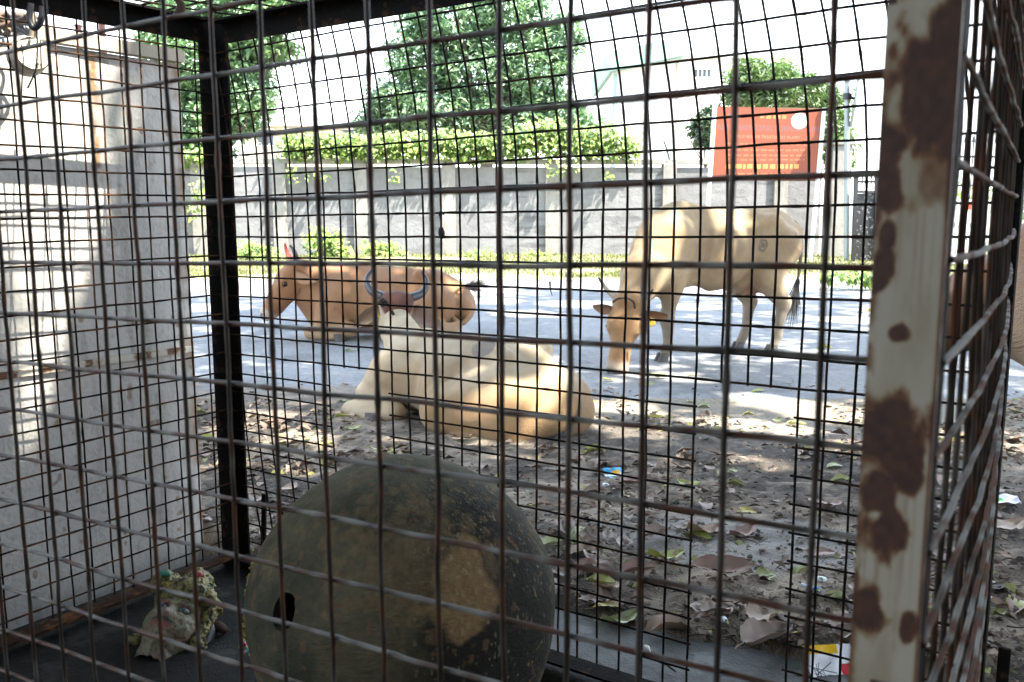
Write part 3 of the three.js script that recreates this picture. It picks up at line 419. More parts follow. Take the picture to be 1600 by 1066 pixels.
// ------------------------------------------------------------------ white metal panel left of the cage
{
  const PW = w => cage(-0.2, 0, w), n = A.clone(), P0 = PW(0);
  const e = [PL(330, 870, P0, n), PL(265, 95, P0, n)].map(q => q.clone().sub(C).dot(B)), w0 = (e[0] + e[1]) / 2, topY = PL(160, 82, P0, n).y, w1 = 1.25;
  const T = tex(1024, 1024, (u, v) => {           // u: from the free edge, v: height
    const x = u * (w1 - w0), y = v * topY, a = pf(u, v, 5, 6, 5), st = pf(u, v * 0.16, 60, 9, 3), f = pf(u, v, 110, 4, 2);
    let c = mix3([0.40, 0.38, 0.345], [0.50, 0.485, 0.455], a); c = mix3(c, [0.24, 0.225, 0.195], 0.55 * sst(0.55, 0.78, st) + 0.3 * sst(0.6, 0.8, f));
    const seam = Math.exp(-Math.pow((y - 0.74) / 0.02, 2)) * sst(0.45, 0.65, pf(u, v, 9, 15, 3)), edge = Math.exp(-x / 0.02) * sst(0.35, 0.6, pf(u, v, 26, 17, 3)), topr = Math.exp(-(topY - y) / 0.05) * 0.8 * sst(0.3, 0.7, pf(u, v, 12, 19, 3)), spot = sst(0.78, 0.84, pf(u, v, 34, 23, 3));
    const drip = (Math.exp(-Math.pow((x - 0.235) / 0.012, 2)) * sst(1.05, 1.2, y) + Math.exp(-Math.pow((x - 0.62) / 0.035, 2)) * sst(0.6, 0.72, y) * sst(0.78, 0.73, y)) * sst(0.3, 0.6, pf(u, v, 40, 29, 2));
    const r = clamp(seam * 0.9 + edge * 1.2 + topr * 0.6 + spot * 0.7 + drip); c = mix3(c, mix3([0.34, 0.20, 0.09], [0.07, 0.04, 0.025], pf(u, v, 50, 25, 3)), r); return c;
  });
  const m = mat('chipped white enamel', [1, 1, 1], 0.55, { map: T, bumpMap: rep(grainT, 2, 2), bumpScale: 0.003 });
  const t = thing('sheet_metal_panel', 'rust-edged white painted sheet metal panel standing beside the cage', 'metal panel', PW(w0));
  const g = new THREE.PlaneGeometry(1, 1, 60, 60), p = g.attributes.position, uv = g.attributes.uv;
  for (let i = 0; i < p.count; i++) { const u = p.getX(i) + 0.5, v = p.getY(i) + 0.5, x = u * (w1 - w0), y = v * topY, q = PW(w0 + x).addScaledVector(A, 0.004 * Math.sin(x * 9 + y * 3) + 0.004 * (fbm(x * 5, y * 5, 2) - 0.5)); p.setXYZ(i, q.x, y, q.z); uv.setXY(i, u, v); }
  g.computeVertexNormals(); part(t, 'sheet', g, m);
  const rust = mat('rusty edge', [1, 1, 1], 0.85, { map: rep(tex(256, 256, (u, v) => mix3([0.5, 0.46, 0.38], [0.13, 0.06, 0.03], sst(0.42, 0.6, pf(u, v, 9, 3, 4)))), 3, 3) });
  part(t, 'edge_flange', bar(PW(w0 - 0.003).addScaledVector(A, -0.03), PW(w0 - 0.003).addScaledVector(A, -0.03).setY(topY), 0.05, 0.006, A), rust);
  part(t, 'top_lip', bar(PW(w0 - 0.01).setY(topY + 0.018).addScaledVector(A, 0.004), PW(w1).setY(topY + 0.018).addScaledVector(A, 0.004), 0.03, 0.03, V(0, 1, 0), 0.005), mat('cream lip', [0.36, 0.32, 0.25], 0.8));
  part(t, 'back_sheet', bar(PW((w0 + w1) / 2).addScaledVector(A, -0.09).setY(0.02), PW((w0 + w1) / 2).addScaledVector(A, -0.09).setY(topY - 0.02), w1 - w0, 0.05, B), rust);
  part(t, 'seam', bar(PW(w0).setY(0.742).addScaledVector(A, 0.004), PW(w1).setY(0.742).addScaledVector(A, 0.004), 0.016, 0.008, V(0, 1, 0), 0.002), rust);
  // round junction box with conduit and cables
  const jc = AT(45, 88, 1.83), j = thing('junction_box', 'round cream junction box hanging by cables on the white panel', 'junction box', jc), ax = A.clone().multiplyScalar(0.8).add(V(0.1, 0.12, 0.35)).normalize(), Q = new THREE.Quaternion().setFromUnitVectors(V(0, 1, 0), ax);
  const cr = mat('stained cream metal', [1, 1, 1], 0.6, { map: tex(256, 256, (u, v) => mix3([0.62, 0.55, 0.42], [0.2, 0.12, 0.06], sst(0.55, 0.75, pf(u, v, 9, 33, 4)))) });
  const put = (geo) => geo.applyQuaternion(Q).translate(jc.x, jc.y, jc.z);
  part(j, 'body', put(new THREE.CylinderGeometry(0.034, 0.036, 0.04, 32)), cr); part(j, 'lid', put(new THREE.CylinderGeometry(0.031, 0.034, 0.008, 32).translate(0, 0.024, 0)), cr); part(j, 'screw', put(new THREE.CylinderGeometry(0.003, 0.003, 0.004, 8).translate(0.018, 0.03, 0.012)), darkIronM); part(j, 'screw', put(new THREE.CylinderGeometry(0.003, 0.003, 0.004, 8).translate(-0.018, 0.03, -0.012)), darkIronM);
  part(j, 'conduit', sweep([AT(68, 60, 1.86), AT(2, 66, 1.82), AT(-60, 80, 1.78)], 0.009, 10), mat('grey conduit', [0.3, 0.33, 0.36], 0.5)); part(j, 'conduit', sweep([AT(52, 66, 1.84), AT(52, 40, 1.84), AT(44, 2, 1.84)], 0.008, 10), mat('old conduit', [0.2, 0.16, 0.12], 0.7));
  const cab = thing('black_cable', 'black cable looping from the cage roof down over the junction box', 'cable', AT(55, 40, 1.75));
  part(cab, 'loop', sweep(curve([AT(48, 5, 1.75), AT(46, 32, 1.75), AT(53, 44, 1.75), AT(62, 36, 1.75), AT(66, 10, 1.75)], 30), 0.006, 8), darkIronM); part(cab, 'tail', sweep(curve([AT(57, 44, 1.75), AT(58, 80, 1.75), AT(55, 110, 1.75), AT(43, 138, 1.75)], 24), 0.0018, 6), darkIronM); part(cab, 'tail', sweep(curve([AT(33, 70, 1.74), AT(36, 90, 1.74), AT(34, 130, 1.74), AT(33, 165, 1.74)], 24), 0.0013, 6), darkIronM);
  const R = rng(81), tw = thing('wire_tangle', 'tangle of grey wires on top of the white panel', 'wires', AT(15, 40, 1.9)), pts = []; for (let i = 0; i < 26; i++) pts.push(AT(-40 + 95 * R(), 18 + 46 * R(), 1.86 + 0.1 * R())); part(tw, 'wire', sweep(curve(pts, 260), 0.004, 6), mat('grey cable', [0.28, 0.29, 0.31], 0.6)); const p3 = []; for (let i = 0; i < 12; i++) p3.push(AT(-30 + 85 * R(), 22 + 40 * R(), 1.84 + 0.1 * R())); part(tw, 'wire', sweep(curve(p3, 140), 0.006, 6), mat('brown cable', [0.16, 0.11, 0.08], 0.6));
}

// ------------------------------------------------------------------ the wire cage
const CG = thing('wire_cage', 'rusty welded wire mesh cage with angle iron posts, filling the view', 'cage', cage(0.85, FLOOR, 0.5));
{
  const blackM = mat('blackened angle iron', [1, 1, 1], 0.8, { specularIntensity: 0.12, map: rep(tex(256, 256, (u, v) => mix3([0.008, 0.007, 0.0065], [0.04, 0.022, 0.014], sst(0.6, 0.8, pf(u, v, 12, 3, 4)))), 4, 4), bumpMap: rep(grainT, 6, 6), bumpScale: 0.002 });
  const rustM = mat('rusty angle iron', [1, 1, 1], 0.9, { specularIntensity: 0.2, map: rep(tex(256, 256, (u, v) => mix3([0.045, 0.025, 0.017], [0.17, 0.075, 0.035], sst(0.4, 0.75, pf(u, v, 10, 13, 4)))), 4, 4), bumpMap: rep(grainT, 6, 6), bumpScale: 0.002 });
  const th = 0.005, R1f = () => near(0.01, 0);
  // an angle: two flanges meeting along a line; d1 and d2 are where the flanges run
  function angle(name, a, b, d1, d2, w, m, w2 = w) {
    const f1 = bar(a.clone().addScaledVector(d1, w / 2).addScaledVector(d2, th / 2), b.clone().addScaledVector(d1, w / 2).addScaledVector(d2, th / 2), w, th, d1, 0.0012), f2 = bar(a.clone().addScaledVector(d2, w2 / 2 + th).addScaledVector(d1, th / 2), b.clone().addScaledVector(d2, w2 / 2 + th).addScaledVector(d1, th / 2), w2, th, d2, 0.0012);
    return part(CG, name, merge([f1, f2]), m);
  }
  { // dark floor plate, added over the slab to bring the floor tone down
    const q = [cage(-0.083, 0, 0.0), cage(0.0, 0, -0.02), cage(LEN - 0.01, 0, -0.02), R1f(), near(-1.74, 0), cage(-0.085, 0, 0.8)], sh = new THREE.Shape(q.map(p => new THREE.Vector2(p.x, -p.z)));
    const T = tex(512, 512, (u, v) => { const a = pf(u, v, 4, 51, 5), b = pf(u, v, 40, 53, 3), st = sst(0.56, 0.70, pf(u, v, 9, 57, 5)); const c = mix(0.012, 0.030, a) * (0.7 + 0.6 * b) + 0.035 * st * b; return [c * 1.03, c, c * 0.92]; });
    part(CG, 'floor_plate', new THREE.ExtrudeGeometry(sh, { depth: 0.006, bevelEnabled: false }).rotateX(-Math.PI / 2).translate(0, FLOOR + 0.001, 0), mat('dark streaked floor', [1, 1, 1], 0.85, { specularIntensity: 0.3, map: rep(T, 1.1, 1.1), bumpMap: rep(grainT, 4, 4), bumpScale: 0.003 }));
  }
  const nA = A.clone().negate(), nB = B.clone().negate(), up = V(0, 1, 0), dn = V(0, -1, 0), W = 0.97;
  angle('post', cage(-0.01, FLOOR - 0.01, -0.01), cage(-0.01, TOP + 0.01, -0.01), A, B, 0.046, blackM);
  angle('post', cage(LEN + 0.006, FLOOR, -0.01), cage(LEN + 0.006, TOP, -0.01), nA, B, 0.02, blackM);
  const NL = near(-1.755, 0);
  angle('post', NL.clone().setY(FLOOR), NL.clone().setY(TOP), A2, nB, 0.045, blackM);
  angle('top_rail', cage(0.037, TOP - 0.004, 0.008), cage(LEN - 0.02, TOP - 0.004, 0.008), dn, B, 0.05, blackM, 0.03);
  angle('top_rail', cage(0.010, TOP - 0.003, 0.042), NL.clone().setY(TOP - 0.003).addScaledVector(B, -0.05).addScaledVector(A, 0.02), dn, A, 0.05, blackM, 0.03);
  angle('top_rail', near(-1.7, TOP - 0.002), near(-0.01, TOP - 0.002), dn, nB, 0.04, blackM);
  angle('bottom_rail', cage(0.037, 0.234, 0.0), cage(LEN - 0.02, 0.246, 0.0), dn, B, 0.026, blackM, 0.04);
  angle('bottom_rail', cage(0, 0.24, 0.037), NL.clone().setY(0.24).addScaledVector(B, -0.05).addScaledVector(A, 0.02), dn, A, 0.024, rustM, 0.036);
  angle('bottom_rail', near(-1.7, 0.234), near(-0.01, 0.234), dn, nB, 0.03, rustM);
  const R0 = near(0.03, 0), R1 = cage(LEN, 0, 0), RD = R1.clone().sub(R0).normalize();
  angle('top_rail', R0.clone().setY(TOP - 0.003).addScaledVector(RD, 0.03), R1.clone().setY(TOP - 0.003).addScaledVector(RD, -0.03), dn, nA, 0.04, blackM);
  angle('bottom_rail', R0.clone().setY(0.234).addScaledVector(RD, 0.03), R1.clone().setY(0.234).addScaledVector(RD, -0.03), dn, nA, 0.03, rustM);
  // the rusty cream post nearest to the viewer: its wide flange lies in the near side
  const postT = tex(128, 2048, (u, v) => {
    const y = 0.19 + v * 1.33, px = (1.194 - y) / 0.000306, n = fbm(u * 4, y * 70, 3, 4), n2 = fbm(u * 10, y * 240, 9, 3);
    let c = mix3([0.37, 0.35, 0.28], [0.28, 0.25, 0.17], sst(0.35, 0.8, fbm(u * 2, y * 22, 5)));
    const n3q = fbm(u * 7, y * 150, 21, 4), bl = (cx, cy, rx, ry) => { const d = Math.hypot((u - cx) / rx, (px - cy) / ry); return sst(1.35, 0.55, d + 1.3 * (n - 0.5) + 0.6 * (n3q - 0.5)); };
    let q = Math.max(bl(0.95, 40, 0.45, 50), bl(0.66, 130, 0.56, 95), bl(0.12, 205, 0.3, 50), bl(0.16, 262, 0.22, 40), bl(0.2, 345, 0.12, 24), bl(0.2, 385, 0.15, 30), bl(0.10, 415, 0.2, 18), bl(0.45, 490, 0.13, 14), bl(0.45, 650, 0.52, 62), bl(0.72, 710, 0.24, 34), bl(0.28, 755, 0.24, 40), bl(0.42, 812, 0.34, 42), bl(0.2, 945, 0.24, 42), bl(0.82, 960, 0.10, 24), bl(0.85, 255, 0.4, 50) * 0.45);
    const drip = sst(0.5, 0.75, fbm(u * 16, y * 3, 31, 3)) * (bl(0.5, 300, 0.9, 160) * 0.22 + bl(0.4, 850, 0.8, 140) * 0.25);
    if (px < 0 || px > 1066) q = Math.max(q, sst(0.55, 0.66, fbm(u * 2.2, y * 13, 8)));
    q = clamp(Math.max(q, drip) + sst(0.18, 0.0, u) * 0.6 * sst(0.35, 0.6, n) + sst(0.92, 1, u) * 0.8);
    c = mix3(c, [0.20, 0.13, 0.06], 0.7 * sst(0.02, 0.35, q)); c = mix3(c, [0.13, 0.06, 0.025], sst(0.25, 0.6, q + 0.25 * (n3q - 0.5))); return mix3(c, mix3([0.022, 0.011, 0.009], [0.085, 0.032, 0.015], n2), sst(0.5, 0.85, q + 0.35 * (n3q - 0.5)));
  });
  const fl = bar(near(-0.0035, 0.19), near(-0.0035, 1.52), 0.0315, th, A2);
  { const p = fl.attributes.position, uv = fl.attributes.uv, a0 = near(-0.0035, 0.19); fl.translate(A2.x * 0.0158, 0, A2.z * 0.0158); for (let i = 0; i < p.count; i++) uv.setXY(i, V(p.getX(i), 0, p.getZ(i)).sub(a0.clone().setY(0)).dot(A2) / 0.0315, (p.getY(i) - 0.19) / 1.33); }
  part(CG, 'post', fl, mat('chipped cream paint over rust', [1, 1, 1], 0.6, { map: postT })).userData.label = 'cream painted post with large dark rust patches';
  part(CG, 'post_flange', bar(near(0.0255, 0.19).addScaledVector(RD, 0.0125), near(0.0265, 1.515).addScaledVector(RD, 0.0125), 0.018, th, RD), blackM);
  part(CG, 'tab', bar(R1.clone().setY(0.2).addScaledVector(A, 0.03), R1.clone().setY(0.47).addScaledVector(A, 0.03), 0.016, 0.006, A), blackM);
  part(CG, 'tab', bar(cage(0.06, 0.2, -0.03), cage(0.075, 0.39, -0.03), 0.014, 0.006, A), blackM);

  // wires
  const grid = .048;
  const farWire = { m: mat('dark rusty wire', [1, 1, 1], 0.8, { vertexColors: true, specularIntensity: 0.15 }), r: 0.0021 }, sideWire = { m: mat('dull grey wire', [1, 1, 1], 0.75, { vertexColors: true, specularIntensity: 0.12 }), r: 0.0019, step: 0.012 }, nearWire = { m: mat('grey painted wire', [1, 1, 1], 0.4, { vertexColors: true, specularIntensity: 0.35 }), r: 0.00178, step: 0.009 };
  let seed = 100;
  // f(t) gives the point at t metres along the wire
  function wire(panel, style, f, a, b, o = {}) {
    if (b - a < 0.012) return; const R = rng(seed++), n = Math.max(2, Math.round((b - a) / (style.step || 0.016))), pts = [], k0 = R() * 90, k1 = R() * 90;
    for (let i = 0; i <= n; i++) { const t = mix(a, b, i / n), p = f(t); const j = style.wob ?? 0.0016; p.x += j * (fbm(t * 14, k0, 1, 3) - 0.5) * 2; p.y += j * (fbm(t * 14, k0, 5, 3) - 0.5) * 2; p.z += j * (fbm(t * 14, k0, 9, 3) - 0.5) * 2; pts.push(p); }
    const lump = Array.from({ length: n + 1 }, () => R() < 0.12 ? 1 + 0.4 * R() : 0.96 + 0.1 * R());
    const near2 = style !== farWire, dim = o.dim || 1;
    part(panel, 'wire', sweep(pts, (t, i) => style.r * lump[i] * (o.k || 1), near2 ? 8 : 6, (t, i) => { const x = fbm(i * (near2 ? 0.22 : 0.35), k1, 3, 3), y = fbm(i * (near2 ? 0.7 : 1.1), k1, 8, 2); return near2 ? mix3(mix3(o.pale ? [0.17, 0.165, 0.15] : [0.075, 0.068, 0.058], [0.024, 0.018, 0.013], sst(0.34, 0.60, 0.6 * x + 0.4 * y + (o.pale ? 0.0 : 0.10))), [0.07, 0.030, 0.017], 0.9 * sst(0.50, 0.62, 0.3 * x + 0.7 * y + (o.pale ? 0.02 : -0.04))).map(q => q * dim) : mix3([0.008, 0.007, 0.006], [0.085, 0.042, 0.022], sst(0.45, 0.72, 0.6 * x + 0.4 * y) * (o.rust ?? 0.45)); }), style.m);
  }
  // far side
  const far = sub(CG, 'mesh_panel'); far.userData.label = 'far mesh side with cut out holes';
  const shift = (u, y) => u - 0.36 * Math.pow(Math.max(0, y - 1.1), 2) + 0.24 * Math.pow(Math.max(0, 0.75 - y), 2) * sst(0.75, 0.35, u);
  const U = [0.045, 0.093, 0.14, 0.196, 0.251, 0.303, 0.353, 0.403, 0.449, 0.5, 0.546, 0.594, 0.641, 0.688, 0.737, 0.782, 0.828, 0.876, 0.921, 0.973, 1.016, 1.06, 1.108, 1.154, 1.198, 1.245, 1.291, 1.337, 1.376, 1.422, 1.464, 1.508, 1.553, 1.6, 1.645, 1.69];
  const rowY = (k, u) => 1.475 - 0.0482 * k + 0.015 * u, cut = (u0, u1, k) => ({ u0, u1, k });
  const holes = [cut(0.353, 0.546, 15), cut(1.245, 1.422, 14)];
  for (const u of U) { const h = holes.find(q => u > q.u0 + 0.01 && u < q.u1 - 0.01); wire(far, farWire, t => cage(shift(u, t), t, 0.0), h ? rowY(h.k, u) - 0.004 : 0.236, 1.525); }
  for (let k = 0; k < 26; k++) {
    let s = 0.0; for (const h of holes) if (k > h.k) { wire(far, farWire, t => cage(shift(t, rowY(k, t)), rowY(k, t), 0.0042), s, h.u0 + 0.006); s = h.u1 - 0.006; }
    wire(far, farWire, t => cage(shift(t, rowY(k, t)), rowY(k, t), 0.0042), s, LEN);
  }
  // left side
  const left = sub(CG, 'mesh_panel'); left.userData.label = 'left mesh side before the white panel';
  for (let i = 1; i < 21; i++) wire(left, farWire, t => cage(-0.002, t, i * 0.0475 + 0.01), 0.225, 1.525, { rust: 1.1 });
  for (let k = 0; k < 26; k++) wire(left, farWire, t => cage(0.0025, rowY(k, 0) + 0.004 - 0.01 * t, t), 0, 1.0, { rust: 1.1 });
  // near side
  const nr = sub(CG, 'mesh_panel'); nr.userData.label = 'near mesh side close to the viewer';
  const nu = [-0.026, -0.074, -0.121, -0.167, -0.213, -0.263, -0.311, -0.358, -0.406, -0.454, -0.503, -0.55, -0.597, -0.645, -0.692];
  for (let i = 0; i < 22; i++) nu.push(-0.74 - i * 0.0475);
  for (const u of nu) wire(nr, nearWire, t => near(u + 0.004 * (0.9 - t), t).addScaledVector(B, -0.004), 0.22, 1.54);
  for (let k = -6; k < 18; k++) { const y = 1.074 - k * 0.0455; wire(nr, nearWire, t => near(t, y + t * 0.024 - 0.002 * t * t).addScaledVector(B, -0.0082), -1.75, 0.02, { pale: 1 }); }
  // right side, bulging a little
  const rt = sub(CG, 'mesh_panel'); rt.userData.label = 'right mesh side seen almost edge on';
  const RL = R0.distanceTo(R1), RN = V(RD.z, 0, -RD.x); if (RN.dot(A) < 0) RN.negate();
  const side = (t, y) => R0.clone().setY(y).addScaledVector(RD, t).addScaledVector(RN, -0.006).addScaledVector(RN, 0.012 * Math.sin(Math.PI * t / RL) * Math.sin(Math.PI * (y - 0.2) / 1.3));
  for (let i = 1; i * grid < RL; i++) wire(rt, sideWire, t => side(i * grid, t), 0.22, 1.525, { dim: 1 });
  for (let k = -8; k < 18; k++) { const y = 1.077 - k * 0.0475; wire(rt, sideWire, t => side(t, y - 0.12 * t * (1 - t / RL) * sst(1.06, 1.25, y)).addScaledVector(RN, 0.0042), 0.008, RL, { pale: 1, dim: 1.15 }); }
  // roof
  const tp = sub(CG, 'mesh_panel'); tp.userData.label = 'mesh roof';
  for (let i = 0; i < 24; i++) wire(tp, farWire, t => cage(0.02 + i * 0.072, TOP + 0.006 - 0.02 * Math.sin(Math.PI * clamp(t)), t), 0, 0.97 - 0.0);
  for (let i = 1; i < 14; i++) wire(tp, farWire, t => cage(t, TOP + 0.01 - 0.02 * Math.sin(Math.PI * i / 14), i * 0.072), 0, LEN);
}
// things caught in the mesh
{
  const o = thing('black_lump', 'black shrivelled lump tied by a wire to the far mesh', 'debris', cage(0.69, 1.0, 0.006)), q = (x, y) => PL(x, y, cage(0, 0, 0.008), B), m = mat('charred brown', [0.02, 0.016, 0.014], 0.9);
  const g = new THREE.IcosahedronGeometry(0.011, 3), p = g.attributes.position; for (let i = 0; i < p.count; i++) { const v = V(p.getX(i), p.getY(i), p.getZ(i)), k = 1 + 0.5 * (fbm(v.x * 140, v.y * 140, v.z * 140) - 0.5); p.setXYZ(i, v.x * k * 0.6, v.y * k * 1.1, v.z * k * 0.7); } g.computeVertexNormals(); const c = q(690, 364); g.translate(c.x, c.y, c.z); part(o, 'lump', g, m);
  part(o, 'tie', sweep(curve([q(690, 352), q(688, 340), q(686, 331), q(686.5, 337)], 14), 0.0016, 6), m); part(o, 'tie', sweep(curve([q(689, 345), q(690, 334), q(693, 333), q(693, 336)], 14), 0.0018, 6), m);
  const s = thing('black_strip', 'thin black strip dangling from the far mesh over the road', 'debris', q(860, 450)); part(s, 'strip', sweep(curve([q(859, 440), q(860, 452), q(863, 463)], 8), t => 0.0022 * (1 - 0.8 * t), 5), m);
  const s2 = thing('black_strip', 'tiny black strip dangling on the far mesh beside the grazing head', 'debris', q(938, 530)); part(s2, 'strip', sweep(curve([q(940, 520), q(939, 532), q(938, 543)], 8), t => 0.003 * (1 - 0.6 * t), 5), m);
  const lf = thing('dead_leaf', 'curled dead leaf lying on the mesh roof', 'leaf', AT(285, 5, 1.7)); part(lf, 'blade', sweep(curve([AT(268, -4, 1.7), AT(282, 6, 1.7), AT(280, 18, 1.7), AT(266, 27, 1.7)], 12), t => 0.009 * Math.sin(Math.PI * clamp(t, 0.05, 0.95)), 6), mat('dead leaf', [0.06, 0.035, 0.02], 0.9));
}

// ------------------------------------------------------------------ soft bodies: distance field -> one continuous surface
function cap(a, b, ra, rb, k = 0.05, sc = null) { return { a, b, ra, rb, k, sc }; }      // tapered capsule; sc squeezes x, y, z
function fieldOf(prims) {
  const P = prims.map(p => { const [sx, sy, sz] = p.sc || [1, 1, 1], a = [p.a[0] * sx, p.a[1] * sy, p.a[2] * sz], b = [p.b[0] * sx, p.b[1] * sy, p.b[2] * sz], d = [b[0] - a[0], b[1] - a[1], b[2] - a[2]]; return { ...p, sx, sy, sz, a, d, q: 1 / Math.max(1e-9, d[0] * d[0] + d[1] * d[1] + d[2] * d[2]), f: 1 / Math.max(sx, sy, sz) }; });
  return (x, y, z) => {
    let r = 1e3;
    for (const p of P) {
      const px = x * p.sx - p.a[0], py = y * p.sy - p.a[1], pz = z * p.sz - p.a[2], t = Math.min(1, Math.max(0, (px * p.d[0] + py * p.d[1] + pz * p.d[2]) * p.q)), ex = px - p.d[0] * t, ey = py - p.d[1] * t, ez = pz - p.d[2] * t;
      let e = (Math.sqrt(ex * ex + ey * ey + ez * ez) - p.ra - (p.rb - p.ra) * t) * p.f;
      if (p.cutout) { const h = Math.max(0, p.k - Math.abs(r + e)) / p.k; r = Math.max(r, -e) + h * h * p.k / 4; }
      else { const h = Math.max(0, p.k - Math.abs(r - e)) / p.k; r = Math.min(r, e) - h * h * p.k / 4; }
    }
    return r;
  };
}
function surface(f, lo, hi, cell, color) {
  const n = [0, 1, 2].map(i => Math.ceil((hi[i] - lo[i]) / cell) + 1), [nx, ny, nz] = n, val = new Float32Array(nx * ny * nz), at = (i, j, k) => (k * ny + j) * nx + i;
  for (let k = 0; k < nz; k++) for (let j = 0; j < ny; j++) for (let i = 0; i < nx; i++) val[at(i, j, k)] = f(lo[0] + i * cell, lo[1] + j * cell, lo[2] + k * cell);
  const vid = new Int32Array(nx * ny * nz).fill(-1), pos = [], idx = [], E = [[0, 1], [2, 3], [4, 5], [6, 7], [0, 2], [1, 3], [4, 6], [5, 7], [0, 4], [1, 5], [2, 6], [3, 7]];
  for (let k = 0; k < nz - 1; k++) for (let j = 0; j < ny - 1; j++) for (let i = 0; i < nx - 1; i++) {
    let m = 0; const v = []; for (let c = 0; c < 8; c++) { const q = val[at(i + (c & 1), j + (c >> 1 & 1), k + (c >> 2))]; v.push(q); if (q < 0) m |= 1 << c; }
    if (m === 0 || m === 255) continue; let x = 0, y = 0, z = 0, w = 0;
    for (const [a, b] of E) if ((v[a] < 0) !== (v[b] < 0)) { const t = v[a] / (v[a] - v[b]); x += mix(a & 1, b & 1, t); y += mix(a >> 1 & 1, b >> 1 & 1, t); z += mix(a >> 2, b >> 2, t); w++; }
    vid[at(i, j, k)] = pos.length / 3; pos.push(lo[0] + (i + x / w) * cell, lo[1] + (j + y / w) * cell, lo[2] + (k + z / w) * cell);
  }
  const quad = (a, b, c, d, s) => s ? idx.push(a, b, c, a, c, d) : idx.push(a, c, b, a, d, c);
  for (let k = 1; k < nz - 1; k++) for (let j = 1; j < ny - 1; j++) for (let i = 1; i < nx - 1; i++) {
    const o = val[at(i, j, k)] < 0;
    if (o !== val[at(i + 1, j, k)] < 0) quad(vid[at(i, j - 1, k - 1)], vid[at(i, j, k - 1)], vid[at(i, j, k)], vid[at(i, j - 1, k)], o);
    if (o !== val[at(i, j + 1, k)] < 0) quad(vid[at(i - 1, j, k - 1)], vid[at(i - 1, j, k)], vid[at(i, j, k)], vid[at(i, j, k - 1)], o);
    if (o !== val[at(i, j, k + 1)] < 0) quad(vid[at(i - 1, j - 1, k)], vid[at(i, j - 1, k)], vid[at(i, j, k)], vid[at(i - 1, j, k)], o);
  }
  const nor = [], col = [], uv = [], h = cell * 0.6;
  for (let i = 0; i < pos.length; i += 3) {
    const [x, y, z] = [pos[i], pos[i + 1], pos[i + 2]], g = V(f(x + h, y, z) - f(x - h, y, z), f(x, y + h, z) - f(x, y - h, z), f(x, y, z + h) - f(x, y, z - h)).normalize();
    nor.push(g.x, g.y, g.z); col.push(...color(x, y, z, g)); uv.push(x * 3 + z, y * 3 + z);
  }
  const g = new THREE.BufferGeometry(); g.setAttribute('position', new THREE.Float32BufferAttribute(pos, 3)); g.setAttribute('normal', new THREE.Float32BufferAttribute(nor, 3)); g.setAttribute('uv', new THREE.Float32BufferAttribute(uv, 2)); g.setAttribute('color', new THREE.Float32BufferAttribute(col, 3)); g.setIndex(idx); return g;
}
const hairT = grey(256, 256, (u, v) => 0.6 * pf(u * 3, v * 0.5, 40, 2, 3) + 0.4 * pf(u, v, 60, 7, 2));
const hideM = mat('short cattle hair', [1, 1, 1], 0.72, { vertexColors: true, bumpMap: rep(hairT, 3, 3), bumpScale: 0.006, sheen: 0.25, sheenRoughness: 0.6 });
hideM.color.setRGB(1.0, 0.95, 0.86); hideM.sheenColor = new THREE.Color(0.6, 0.5, 0.4);
const hornM = mat('horn', [1, 1, 1], 0.38, { vertexColors: true }), eyeM = mat('wet dark eye', [0.012, 0.008, 0.006], 0.08), hoofM = mat('hoof', [0.07, 0.06, 0.052], 0.6), noseM = mat('dark moist nose', [0.05, 0.045, 0.045], 0.35), ropeM = mat('dark rope', [0.03, 0.024, 0.018], 0.95, { bumpMap: rep(grainT, 20, 20), bumpScale: 0.003 });
// the head's own frame: x from poll to muzzle, y out of the forehead, z to one side
const headPrims = (g = 1) => [
  cap([0.03, -0.07, 0], [0.10, -0.075, 0], 0.085, 0.092, 0.05, [1, 1, 0.95]), cap([0.0, -0.03, -0.045], [0.0, -0.03, 0.045], 0.045, 0.045, 0.06), cap([0.15, -0.06, -0.03], [0.15, -0.06, 0.03], 0.078, 0.078, 0.05),
  cap([0.14, -0.06, 0], [0.34, -0.06, 0], 0.088, 0.056, 0.06, [1, 1, 1.05]), cap([0.34, -0.06, 0], [0.43, -0.065, 0], 0.055, 0.06, 0.05, [1, 1.05, 0.95]), cap([0.425, -0.05, -0.028], [0.425, -0.05, 0.028], 0.04, 0.04, 0.03),
  cap([0.10, -0.145, 0], [0.38, -0.105, 0], 0.06, 0.036, 0.05, [1, 1, 1.2]), cap([0.12, -0.13, -0.045], [0.22, -0.11, -0.03], 0.055, 0.04, 0.05), cap([0.12, -0.13, 0.045], [0.22, -0.11, 0.03], 0.055, 0.04, 0.05),
  cap([0.15, -0.015, -0.085], [0.185, -0.02, -0.088], 0.022, 0.02, 0.03), cap([0.15, -0.015, 0.085], [0.185, -0.02, 0.088], 0.022, 0.02, 0.03), cap([0.20, -0.008, 0], [0.33, -0.014, 0], 0.022, 0.018, 0.03),
  { ...cap([0.462, -0.032, -0.03], [0.45, -0.03, -0.04], 0.010, 0.007, 0.015), cutout: true }, { ...cap([0.462, -0.032, 0.03], [0.45, -0.03, 0.04], 0.010, 0.007, 0.015), cutout: true },
  { ...cap([0.47, -0.102, 0], [0.37, -0.098, 0.0], 0.006, 0.004, 0.012, [1, 1, 0.12]), cutout: true }, { ...cap([0.17, -0.042, -0.115], [0.175, -0.042, -0.105], 0.016, 0.014, 0.02), cutout: true }, { ...cap([0.17, -0.042, 0.115], [0.175, -0.042, 0.105], 0.016, 0.014, 0.02), cutout: true },
];
